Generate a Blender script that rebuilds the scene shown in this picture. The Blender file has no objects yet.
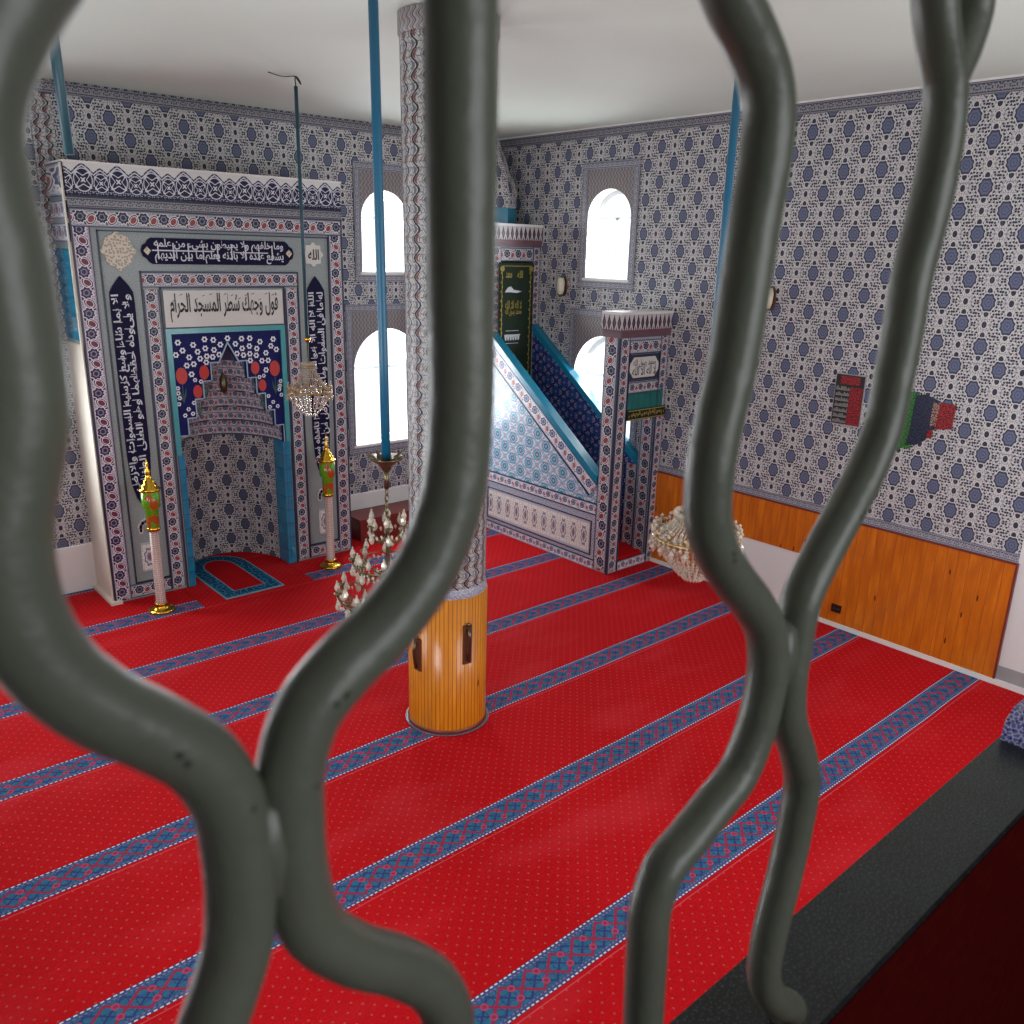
import bpy, math, random
from math import sin, cos, pi, radians, hypot
from mathutils import Vector, Matrix
random.seed(4)
SC = bpy.context.scene
COL = SC.collection
W, D, MF, HC = 7.642, 9.168, 8.60, 4.90      # right wall x, qibla wall y, mihrab front y, ceiling z
XL, YB = -0.44, 0.284                        # left wall x, back wall y

# ------------------------------------------------------------------ materials
def lin(h):
    h = h.lstrip('#')
    v = [int(h[i:i+2], 16)/255 for i in (0, 2, 4)]
    return tuple(((c/12.92) if c <= .04045 else ((c+.055)/1.055)**2.4) for c in v) + (1,)
NT = None
class S:
    def __init__(s, k): s.k = k
    def __add__(a, b): return mt('ADD', a, b)
    __radd__ = __add__
    def __sub__(a, b): return mt('SUBTRACT', a, b)
    def __rsub__(a, b): return mt('SUBTRACT', b, a)
    def __mul__(a, b): return mt('MULTIPLY', a, b)
    __rmul__ = __mul__
    def __truediv__(a, b): return mt('DIVIDE', a, b)
    def __lt__(a, b): return mt('LESS_THAN', a, b)
    def __gt__(a, b): return mt('GREATER_THAN', a, b)
def put(sock, v):
    if isinstance(v, S): NT.links.new(v.k, sock)
    elif isinstance(v, bpy.types.NodeSocket): NT.links.new(v, sock)
    else: sock.default_value = v
def mt(op, a, b=None):
    n = NT.nodes.new('ShaderNodeMath'); n.operation = op
    put(n.inputs[0], a)
    if b is not None: put(n.inputs[1], b)
    return S(n.outputs[0])
def fr(a): return mt('FRACT', a)
def ab(a): return mt('ABSOLUTE', a)
def sn(a): return mt('SINE', a)
def cs(a): return mt('COSINE', a)
def mn(a, b): return mt('MINIMUM', a, b)
def mx(a, b): return mt('MAXIMUM', a, b)
def sq(a): return mt('SQRT', a)
def ln(a, b): return sq(a*a + b*b)
def at2(a, b): return mt('ARCTAN2', a, b)
def vec(u, v, w=0.0):
    n = NT.nodes.new('ShaderNodeCombineXYZ')
    put(n.inputs[0], u); put(n.inputs[1], v); put(n.inputs[2], w)
    return n.outputs[0]
def vor(u, v, scale, rnd=1.0, feat='F1'):
    n = NT.nodes.new('ShaderNodeTexVoronoi'); n.voronoi_dimensions = '2D'; n.feature = feat
    put(n.inputs['Vector'], vec(u, v)); n.inputs['Scale'].default_value = scale
    n.inputs['Randomness'].default_value = rnd
    return S(n.outputs['Distance'])
def noi(u, v, scale, det=3.0, w=0.0):
    n = NT.nodes.new('ShaderNodeTexNoise')
    put(n.inputs['Vector'], vec(u, v, w)); n.inputs['Scale'].default_value = scale
    n.inputs['Detail'].default_value = det
    return S(n.outputs['Fac'])
def mixc(f, a, b):
    n = NT.nodes.new('ShaderNodeMix'); n.data_type = 'RGBA'
    put(n.inputs[0], f)
    put(n.inputs[6], lin(a) if isinstance(a, str) else a)
    put(n.inputs[7], lin(b) if isinstance(b, str) else b)
    return n.outputs[2]
def uv():
    n = NT.nodes.new('ShaderNodeUVMap'); s = NT.nodes.new('ShaderNodeSeparateXYZ')
    NT.links.new(n.outputs[0], s.inputs[0])
    return S(s.outputs[0]), S(s.outputs[1])
def start(name):
    global NT
    m = bpy.data.materials.new(name); m.use_nodes = True; NT = m.node_tree; NT.nodes.clear()
    return m
def fin(m, col, rough=.5, metal=0, spec=.5, trans=0, bump=None, bs=.3, coat=0):
    p = NT.nodes.new('ShaderNodeBsdfPrincipled'); o = NT.nodes.new('ShaderNodeOutputMaterial')
    put(p.inputs['Base Color'], lin(col) if isinstance(col, str) else col)
    put(p.inputs['Roughness'], rough); p.inputs['Metallic'].default_value = metal
    p.inputs['Specular IOR Level'].default_value = spec
    p.inputs['Transmission Weight'].default_value = trans
    p.inputs['Coat Weight'].default_value = coat; p.inputs['Coat Roughness'].default_value = .1
    if bump is not None:
        b = NT.nodes.new('ShaderNodeBump'); b.inputs['Strength'].default_value = bs
        b.inputs['Distance'].default_value = .01
        put(b.inputs['Height'], bump); NT.links.new(b.outputs[0], p.inputs['Normal'])
    NT.links.new(p.outputs[0], o.inputs[0])
    return m
def plain(name, col, rough=.5, metal=0, spec=.5, var=.12, sc=6.0, coat=0):
    m = start(name); u, v = uv()
    n = noi(u, v, sc)
    c = lin(col)
    dk = tuple(x*(1-var) for x in c[:3]) + (1,)
    lt = tuple(min(1, x*(1+var)) for x in c[:3]) + (1,)
    return fin(m, mixc(n, dk, lt), rough, metal, spec, coat=coat)

M = {}
# wallpaper of staggered medallions, mirrored arabesque between them
def wallpaper(name, bg, ink, ink2, mid, med_c):
    m = start(name); u, v = uv(); P = .356
    def cell(o): return (fr(u/P + o) - .5)*P, (fr(v/P + o) - .5)*P
    ax, ay = cell(0.0); bx, by = cell(.5)
    def med(x, y):
        th = at2(y, x)
        return ln(x/.05, y/.064)*(1.0 + .07*cs(th*8.0))
    r = mn(med(ax, ay), med(bx, by))
    # chain of small dots on the medallion columns
    hx = (fr(u/(P/2)) - .5)*(P/2); hx = ab(ab(hx) - P/4)      # distance to nearest column axis
    cx = mn(ab(ax), ab(bx))
    dy = (fr(v/(P/4)+.5) - .5)*(P/4)
    dot = ln(cx/.017, dy/.024)
    fx, fy = ab(ax), ab(ay)
    gx, gy = ab(bx), ab(by)
    near = ln(mn(fx, gx), 0.0)
    sel = (med(ax, ay) < med(bx, by))
    ux = fx*sel + gx*(1.0 - sel); uy = fy*sel + gy*(1.0 - sel)      # same ornament round every medallion
    n1 = vor(ux + 3.1, uy + 1.7, 36, .7)
    n2 = vor(ux + 7.0, uy + 2.0, 30, .9, 'DISTANCE_TO_EDGE')
    c = mixc(n2 < .045, bg, ink2)
    c = mixc(n1 < .33, c, ink)
    c = mixc(dot < 1.7, c, bg); c = mixc(dot < 1.15, c, ink)
    c = mixc(r < 1.28, c, bg); c = mixc(r < 1.12, c, ink); c = mixc(r < .98, c, med_c)
    c = mixc(mn(ab(r - .7), ab(r - .28)) < .17, c, mid)
    j = mn(fr(u/.712), fr(v/.712+.2))
    c = mixc(j < .004, c, ink2)
    return fin(m, c, .5, 0, .25)
M['wallpaper'] = wallpaper('medallion_wallpaper', '#bdbab9', '#303342', '#5c5e6c', '#5d637c', '#3a3f55')
M['niche_tile'] = wallpaper('niche_tile', '#bdb8b8', '#2c2f3e', '#5b5f70', '#50546a', '#31364a')

def floral(name, bg, ink, tulip, white, mid):
    m = start(name); u, v = uv(); Q = 1.15
    s = u/Q; c1 = (fr(s) - .5)*Q; c2 = (fr(s + .5) - .5)*Q; t = v - .5
    th = at2(t, c1)
    rr = ln(c1, t - .06)*(1.0 + .1*cs(th*8.0))
    tu = ln(c2*1.15 - t*.35, t + .05)
    vine = ab(t - .3*sn(s*(2*pi)))
    V = vor(ab(c1) + 5.0, ab(t), 7.0, .8)
    c = mixc(V < .3, bg, mid)
    c = mixc(vine < .06, c, ink)
    c = mixc(tu < .34, c, white); c = mixc(ab(tu - .27) < .03, c, ink)
    c = mixc(tu < .19, c, tulip)
    c = mixc(rr < .36, c, white); c = mixc(rr < .3, c, ink); c = mixc(ab(rr - .15) < .03, c, mid)
    e = ab(t)
    c = mixc(e > .4, c, mid); c = mixc(e > .455, c, ink)
    return fin(m, c, .35, 0, .3)
M['floral'] = floral('floral_border_tile', '#aaa7a8', '#25273c', '#8c3a3c', '#cfcbcd', '#7c7e92')
M['floral_plum'] = floral('plum_floral_border_tile', '#b4aeb6', '#2a2144', '#6e2842', '#d6ced4', '#8a7f98')
M['floral_white'] = floral('pale_floral_border_tile', '#d0cdd0', '#4c5070', '#a0585c', '#dedcdd', '#9a9caf')

def frieze(name, a, b, c_, p=.9):
    m = start(name); u, v = uv()
    x = ab(fr(u/p) - .5); t = ab(v - .5)
    k = vor(x*p, v, 5.5, .8)
    c = mixc(k < .36, a, b)
    c = mixc(t > .3, c, c_); c = mixc(t > .36, c, a); c = mixc(t > .45, c, b)
    return fin(m, c, .35, 0, .4)
M['frieze'] = frieze('grey_frieze_tile', '#9b9aa2', '#4a4d60', '#34374a')
M['frieze_dark'] = frieze('dark_cornice_tile', '#85848a', '#3c3e4c', '#2e303e')

def crest(name, big):
    m = start(name); u, v = uv()           # v 0..1 over the height
    p = .30 if big else .15
    a = ab(fr(u/p) - .5)*2.0; b = ab(fr(u/p + .5) - .5)*2.0
    ha = .99 - .50*mt('POWER', a, 1.3); hb = .87 - .50*mt('POWER', b, 1.3)
    h = mx(ha, hb)
    k2 = vor(mn(a, b)*.53 + 7.0, v, 13.0, .7)
    c = mixc(k2 < .24, '#15142f', '#9a9cb0')
    def palm(x, vc, sc):
        X_, Y_ = x*.53*sc, (v - vc)*sc
        th = at2(Y_, X_); r_ = ln(X_, Y_*.8)
        return r_, r_*(1.0 + .45*cs(th*4.0))
    r1, q1 = palm(a, .50, 1.0); r2, q2 = palm(b, .42, 1.25)
    rr_ = mn(r1, r2)
    c = mixc(rr_ < .27, c, '#17163a')
    c = mixc(ab(rr_ - .27) < .014, c, '#bcbec8')
    c = mixc(ab(mn(q1, q2) - .15) < .02, c, '#c4c5cc'); c = mixc(mn(q1, q2) < .05, c, '#c4c5cc')
    c = mixc(ab(h - v - .075) < .02, c, '#c4c5cc')
    c = mixc(v > h, c, '#c9c9c8')
    c = mixc(v < .05, c, '#23233f')
    return fin(m, c, .35, 0, .3)
M['crest'] = crest('navy_crest_tile', True)

def lozenge_crown(name):
    m = start(name); u, v = uv(); p = .072
    a = ab(fr(u/p) - .5)*2.0; b = 1.0 - a
    r = a*1.25 + ab(v - .42)*2.1
    c = mixc(r < .95, '#b3adae', '#33222f'); c = mixc(r < .35, c, '#5d4450')
    c = mixc(mt('ADD', b*1.6, ab(v - .1)*3.0) < .5, c, '#5a4764')
    c = mixc(v > .86, c, '#cfcccb'); c = mixc(v < .07, c, '#6e3d44')
    return fin(m, c, .35)
M['crown'] = lozenge_crown('lozenge_crown_tile')

def column_tile():
    m = start('wavy_column_tile'); u, v = uv()
    w = u + .023*sn(v*(2*pi/.118))
    a = fr(w/.0895); c0 = ab(a - .5)
    b = fr(v/.118)
    k = vor(a, v*9.0, 3.0, .6, 'DISTANCE_TO_EDGE')
    c = mixc(k < .09, '#aeaaa8', '#66666b')
    c = mixc(ab(a - .28) < .035, c, '#6b6b72'); c = mixc(ab(a - .76) < .03, c, '#8a898d')
    red = ln((a - .72)/.12, (ab(b - .3))/.22)
    c = mixc(red < 1.0, c, '#6e4240')
    g = ln((a - .16)/.1, (ab(b - .75))/.2)
    c = mixc(g < 1.0, c, '#5d6070')
    c = mixc(c0 < .085, c, '#1c1d20')
    j = fr(v/.25)
    c = mixc(j < .008, c, '#6c6c6e')
    return fin(m, c, .4, 0, .3)
M['column_tile'] = column_tile()
def wave_tile():
    m = start('grey_wave_tile'); u, v = uv()
    w = u + .014*sn(v*(2*pi/.07)); a = fr(w/.05)
    c = mixc(ab(a - .5) < .1, '#8b8585', '#3d3a42'); c = mixc(ab(a - .15) < .1, c, '#6e5a5c')
    return fin(m, c, .4)
M['wave'] = wave_tile()

def star(name, bg, net, flower, star_, edge):
    m = start(name); u, v = uv(); P, Q = .30, .26
    ax, ay = (fr(u/P) - .5)*P, (fr(v/Q) - .5)*Q
    bx, by = (fr(u/P + .5) - .5)*P, (fr(v/Q + .5) - .5)*Q
    def ros(x, y, o, n, am):
        return ln(x, y)*(1.0 + am*cs(at2(y, x)*n + o))
    r = mn(ros(ax, ay, 0.0, 8.0, .12), ros(bx, by, 0.0, 8.0, .12))
    fx, fy = (fr(u/(P/2) + .5) - .5)*(P/2), (fr(v/(Q/2)) - .5)*(Q/2)
    f = ros(fx, fy, 0.0, 6.0, .2)
    gx, gy = (fr(u/(P/2)) - .5)*(P/2), (fr(v/(Q/2)+.5) - .5)*(Q/2)
    g = ros(gx, gy, 0.0, 6.0, .2)
    V = vor(ab(ax) + 1.0, ab(ay), 30, .4, 'DISTANCE_TO_EDGE')
    c = mixc(V < .06, bg, net)
    q = mn(f, g)
    c = mixc(ab(q - .026) < .006, c, edge); c = mixc(q < .012, c, flower)
    c = mixc(r < .066, c, star_); c = mixc(ab(r - .046) < .004, c, net); c = mixc(r < .014, c, flower)
    return fin(m, c, .25, 0, .5)
M['star'] = star('blue_star_lattice_tile', '#8195ac', '#bfc9d6', '#c78f93', '#2f7f9a', '#d5d2da')
M['star_navy'] = star('navy_star_tile', '#1d2a58', '#27456f', '#8f5f86', '#1f3f70', '#8d84a6')

def cream_medallion():
    m = start('cream_medallion_tile'); u, v = uv(); p = .17
    x = (fr(u/p) - .5)*p; y = v - .5
    r = ln(x/.048, y/.33)*(1.0 + .1*cs(at2(y*.15, x)*8.0))
    V = vor(ab(x) + 1.0, ab(y)*.4, 32, .7, 'DISTANCE_TO_EDGE')
    c = mixc(V < .08, '#d6d2c8', '#9d9aa0')
    c = mixc(r < 1.15, c, '#dcd8d0'); c = mixc(r < 1.0, c, '#77788c'); c = mixc(ab(r - .6) < .12, c, '#c9c4c0')
    c = mixc(r < .25, c, '#8f5058')
    e = ab(y); c = mixc(e > .44, c, '#a9abb8')
    return fin(m, c, .3)
M['cream_med'] = cream_medallion()

def speck(name, a, b, sc=90, th=.3, rough=.35):
    m = start(name); u, v = uv()
    V = vor(u, v, sc, 1.0)
    return fin(m, mixc(V < th, a, b), rough)
M['field'] = speck('grey_green_field_tile', '#7d8688', '#98a09c')
M['base_grey'] = speck('grey_blue_tile', '#8a8c9c', '#b4b5c0', 60, .3)
M['filigree'] = speck('cream_filigree', '#c7b6a0', '#8d8a82', 38, .36)

def teal_tile(name, a, b):
    m = start(name); u, v = uv()
    n = noi(u, v, 9.0, 2.0)
    c = mixc(n, a, b)
    j = mn(fr(u/.11), fr(v/.16))
    c = mixc(j < .035, c, '#123c50')
    return fin(m, c, .12, 0, .6, coat=.3)
M['teal'] = teal_tile('glazed_blue_tile', '#0f5f86', '#1c86a6')
M['teal_light'] = plain('turquoise_glaze', '#3f8f96', .2)
M['rail'] = plain('turquoise_paint', '#0a6f8c', .25, var=.08, coat=.4)
M['cyan'] = plain('bright_turquoise', '#1fa0bb', .35, var=.25, sc=12)
M['cyan_dark'] = plain('deep_turquoise', '#0a6a86', .35, var=.2)
M['rod'] = plain('blue_painted_rod', '#0a5270', .4, var=.1)
M['rod_dark'] = plain('dark_teal_rod', '#1d4652', .4, var=.15)
M['navy'] = plain('navy_glaze', '#0e0c30', .5, var=.15, sc=30, spec=.12)
M['spandrel_blue'] = plain('cobalt_glaze', '#0b1150', .45, var=.25, sc=14, spec=.15)
M['spandrel_edge'] = plain('pale_blue_edge', '#8fa6b4', .3)
M['ink'] = plain('black_ink', '#16161c', .5)
M['script_white'] = plain('white_script', '#c4c4cc', .4)
M['panel_white'] = plain('white_panel_tile', '#c3c0bb', .35, var=.05)
M['blossom'] = plain('white_blossom', '#d2d3dc', .35)
M['tulip'] = plain('red_tulip', '#b0261f', .35, var=.25, sc=40)
M['leaf'] = plain('dark_green_leaf', '#1c4a44', .4)
M['line'] = plain('dark_line_tile', '#2a2c42', .35)
M['plaster'] = plain('white_plaster', '#d4d2d0', .6, var=.03, sc=2)
M['cream'] = plain('cream_plaster', '#cfc6b8', .5, var=.05)
M['ceiling'] = plain('ceiling_paint', '#c3cbc2', .7, var=.05, sc=.8)
M['pvc'] = plain('white_window_frame', '#dfe2e4', .3, var=.02)
def pvc():
    m = start('white_window_frame'); o = NT.nodes.new('ShaderNodeOutputMaterial'); mi = NT.nodes.new('ShaderNodeMixShader')
    d = NT.nodes.new('ShaderNodeBsdfDiffuse'); d.inputs[0].default_value = lin('#dfe2e4')
    tl = NT.nodes.new('ShaderNodeBsdfTranslucent'); tl.inputs[0].default_value = lin('#dfe6e6'); mi.inputs[0].default_value = .22
    NT.links.new(d.outputs[0], mi.inputs[1]); NT.links.new(tl.outputs[0], mi.inputs[2]); NT.links.new(mi.outputs[0], o.inputs[0]); return m
M['pvc'] = pvc()
M['gold'] = plain('polished_brass', '#d9a93c', .16, metal=1, var=.1)
M['gilt'] = plain('dull_gilt_metal', '#a58a56', .3, metal=.8, var=.3, sc=40)
M['gold_dull'] = plain('gold_thread', '#9c8a3a', .5, var=.2)
M['bronze'] = plain('aged_bronze', '#6a5f48', .3, metal=.9, var=.3, sc=30)
M['banner'] = plain('dark_green_cloth', '#08200f', .85, var=.3, sc=20)
M['teal_cloth'] = plain('teal_cloth', '#0e5a58', .8, var=.2)
M['black_cloth'] = plain('black_cloth', '#10140e', .9)
M['redwood'] = plain('reddish_brown_wood', '#6d2420', .4, var=.2)
M['moulding'] = plain('mauve_brown_tile_moulding', '#5e464e', .4, var=.2, sc=30)
M['socket'] = plain('dark_plastic', '#1c1410', .4)
M['sconce'] = plain('brown_sconce_wood', '#5a3524', .45, var=.3)
M['sconce_glass'] = plain('frosted_shade', '#c9c3ae', .3)
M['red'] = speck('poster_red', '#4a0c14', '#b3161f', 75, .33)
M['tan'] = speck('poster_tan', '#5a3c38', '#b39a88', 70, .3)
M['green'] = speck('poster_green', '#1d4f22', '#37852f', 60, .3)
M['posterblue'] = speck('poster_navy', '#0f1626', '#25324f', 60, .35)
M['poster_grey'] = plain('poster_grey_print', '#8e8e8e', .6)
M['back_red'] = plain('dark_red_carpet', '#400807', 1.0, var=.4, sc=60, spec=.03)
M['dim_wall'] = plain('dim_back_room_paint', '#57544e', .9)

def red_step():
    m = start('red_stair_carpet'); u, v = uv()
    return fin(m, mixc(noi(u, v, 40), '#a00e14', '#c0161c'), .95, spec=.1)
M['stair_red'] = red_step()

def wood(name, a, b, dark, plank, groove, sc=1.0):
    m = start(name); u, v = uv()
    pid = mt('FLOOR', u/plank)
    n = noi(u*14.0*sc, v*1.6*sc + pid*3.7, 1.6, 4.0, 0)
    n2 = noi(u*3.0*sc + pid*1.3, v*.9*sc, 2.5, 3.0, 4.0)
    c = mixc(mt('MULTIPLY', n, n2*1.9), a, b)
    kn = vor(u*1.9 + pid*.77, v*.5, 3.0, 1.0)
    c = mixc((kn < .045)*(noi(u + pid, v, 2.2, 1.0, 9.0) > .5), c, dark)
    g = fr(u/plank)
    c = mixc(g < groove, c, dark)
    return fin(m, c, .28, 0, .4, coat=.25, bump=mt('MULTIPLY', mt('GREATER_THAN', g, groove), .3), bs=.3)
M['wood_wall'] = wood('orange_pine_panelling', '#9a4509', '#d97a1c', '#5a2408', .093, .03)
M['wood_col'] = wood('golden_slat_cladding', '#b8650f', '#dc8f24', '#6a3206', .0314, .13)

def carpet():
    m = start('red_prayer_carpet'); x, y = uv()
    wob = (noi(x, y, 1.1, 1.0) - .5)*.02
    f = fr((y + wob - 2.44)/1.128 + .5) - .5
    d = ab(f)*1.128
    sgn = f*1.128
    big = noi(x, y, .9, 2.0); fine = noi(x, y, 55.0, 2.0)
    red = mixc(big, '#a8060d', '#c40d17'); red = mixc(fine*.35, red, '#7c060a')
    worn = noi(x*.6 + 3.0, y*1.5, 1.6, 3.0, 2.0)
    red = mixc(mx((worn - .52)*1.1, 0.0), red, '#c83a42')
    # woven dots
    px, py = (fr(x/.082) - .5)*.082, (fr(y/.082) - .5)*.082
    qx, qy = (fr(x/.082 + .5) - .5)*.082, (fr(y/.082 + .5) - .5)*.082
    dot = mn(ab(px) + ab(py), ab(qx) + ab(qy))
    red = mixc((dot < .0075)*.26, red, '#c88a82'); red = mixc((mn(ln(px, py), ln(qx, qy)) < .003)*.6, red, '#45201c')
    red = mixc((ab(sgn + .137) < .0035)*.45, red, '#d0606a')
    # lattice stripe
    t = sgn/.112
    P = .34
    blue = mixc(noi(x, y, 14.0), '#265070', '#386c88')
    tri = ab(fr(x/P) - .5)*4.0 - 1.0
    tri2 = ab(fr(x/P + .25) - .5)*4.0 - 1.0
    tt = t/.66
    l1 = ab(ab(tri) - ab(tt)); l2 = ab(tri - tt); l3 = ab(tri + tt)
    ll = mn(l2, l3); l4 = mn(ab(tri2 - tt), ab(tri2 + tt))
    k = vor(ab(fr(x/P) - .5)*2.0, ab(t)*.7, 4.5, .5, 'DISTANCE_TO_EDGE')
    st = mixc(k < .04, blue, '#25305e')
    st = mixc(l4 < .10, st, '#303a6c')
    st = mixc(ll < .15, st, '#8c2c48')
    kn = ln((fr(x/(P/2)+.25) - .5)*(P/2), (ab(t) - .33)*.112)
    st = mixc(ab(kn - .016) < .005, st, '#a4405c')
    e = ab(t)
    edge = mixc(noi(x, y, 60.0), '#2d3358', '#565d86')
    st = mixc(e > .70, st, edge)
    zz = fr(x/.026 + e*2.0)
    st = mixc((ab(e - .76) < .035)*(zz > .5), st, '#6c7296')
    st = mixc((ab(e - .93) < .04)*(fr(x/.03) > .45), st, '#c6c4d0')
    st = mixc(e > .985, st, '#23142c')
    inst = (d < .112)
    gap = (x > 2.91)*(x < 4.13)*(y > 7.5)
    inst = inst*(1.0 - gap)
    c = mixc(inst, red, st)
    # niche patch seams
    seam = (ab(x - 2.91) < .008)*(y > 7.95)
    seam = mx(seam, (ab(x - 4.13) < .008)*(y > 7.95))
    c = mixc(seam*.35, c, '#5a0a10')
    return fin(m, c, .95, 0, .12, bump=fine, bs=.25)
M['carpet'] = carpet()
def rug_band():
    m = start('blue_rug_border'); u, v = uv()
    k = vor(u, v, 14.0, .8, 'DISTANCE_TO_EDGE'); t = vor(u + 3.0, v, 22.0, 1.0)
    c = mixc(k < .06, '#1a4a70', '#3f8c9c'); c = mixc(t < .22, c, '#1c2244')
    return fin(m, c, .95, 0, .1)
M['rug_band'] = rug_band()
M['rug_edge'] = plain('pale_blue_yarn', '#6fa0b4', .9)
M['rug_red'] = plain('rug_red_wool', '#a50d14', .95, spec=.1)

def granite():
    m = start('dark_polished_granite'); u, v = uv()
    V = vor(u, v, 260, 1.0); n = noi(u, v, 60, 4)
    b_ = noi(u, v, 14, 3)
    c = mixc(n*b_*1.6, '#07090b', '#2b3034'); c = mixc(V < .12, c, '#6a7072')
    return fin(m, c, mt('ADD', .18, n*.3), 0, .35)
M['granite'] = granite()
def jamb():
    m = start('small_blue_jamb_tile'); u, v = uv()
    V = vor(u, v, 170, .8, 'DISTANCE_TO_EDGE'); V2 = vor(u + 1.0, v, 110, .5)
    c = mixc(V < .1, '#5a5f9c', '#c3bfd4'); c = mixc(V2 < .2, c, '#242558')
    return fin(m, c, .3)
M['jamb'] = jamb()
def bar_paint():
    m = start('olive_grey_enamel'); u, v = uv()
    n = noi(u*1.0, v, 45, 4); n2 = noi(u, v, 9, 3)
    c = mixc(n2, '#50534a', '#696b5e'); c = mixc(mt('GREATER_THAN', n, .72), c, '#2e3029')
    return fin(m, c, .38, 0, .4, bump=n, bs=.18, coat=.05)
M['bar'] = bar_paint()
def gallery_glass(kind):
    m = start('window_pane_glass' if kind == 'pane' else 'cut_crystal')
    o = NT.nodes.new('ShaderNodeOutputMaterial'); mixn = NT.nodes.new('ShaderNodeMixShader')
    tr = NT.nodes.new('ShaderNodeBsdfTransparent'); gl = NT.nodes.new('ShaderNodeBsdfGlossy')
    gl.inputs['Roughness'].default_value = .02
    if kind == 'pane':
        mixn.inputs[0].default_value = .06
        NT.links.new(tr.outputs[0], mixn.inputs[1]); NT.links.new(gl.outputs[0], mixn.inputs[2])
    else:
        p = NT.nodes.new('ShaderNodeBsdfPrincipled')
        p.inputs['Base Color'].default_value = lin('#d8cfc0'); p.inputs['Roughness'].default_value = .12
        p.inputs['Specular IOR Level'].default_value = 1.0; p.inputs['Metallic'].default_value = .35
        tr.inputs[0].default_value = lin('#e6e0d6')
        mixn.inputs[0].default_value = .68
        NT.links.new(tr.outputs[0], mixn.inputs[1]); NT.links.new(p.outputs[0], mixn.inputs[2])
    NT.links.new(mixn.outputs[0], o.inputs[0])
    return m
M['pane'] = gallery_glass('pane'); M['crystal'] = gallery_glass('crystal')
def candle_shaft():
    m = start('patterned_candle_shaft'); u, v = uv()
    V = vor(ab(fr(u/.05) - .5), v*14.0, 3.2, .5, 'DISTANCE_TO_EDGE')
    c = mixc(V < .09, '#c3a8a0', '#8a4a4c'); c = mixc(fr(u/.05) < .12, c, '#8f8478')
    return fin(m, c, .3)
M['shaft'] = candle_shaft()
def candle_glass():
    m = start('green_red_painted_glass'); u, v = uv()
    n = noi(u, v, 7.0, 2.0); V = vor(u, v, 60, .8)
    c = mixc(mt('GREATER_THAN', noi(u*1.0 + 2.2, v, 9.0, 1.0), .53), '#5f9a1e', '#b04a20')
    c = mixc(V < .2, c, '#2c5a12')
    return fin(m, c, .15, 0, .6)
M['candle_glass'] = candle_glass()

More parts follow.
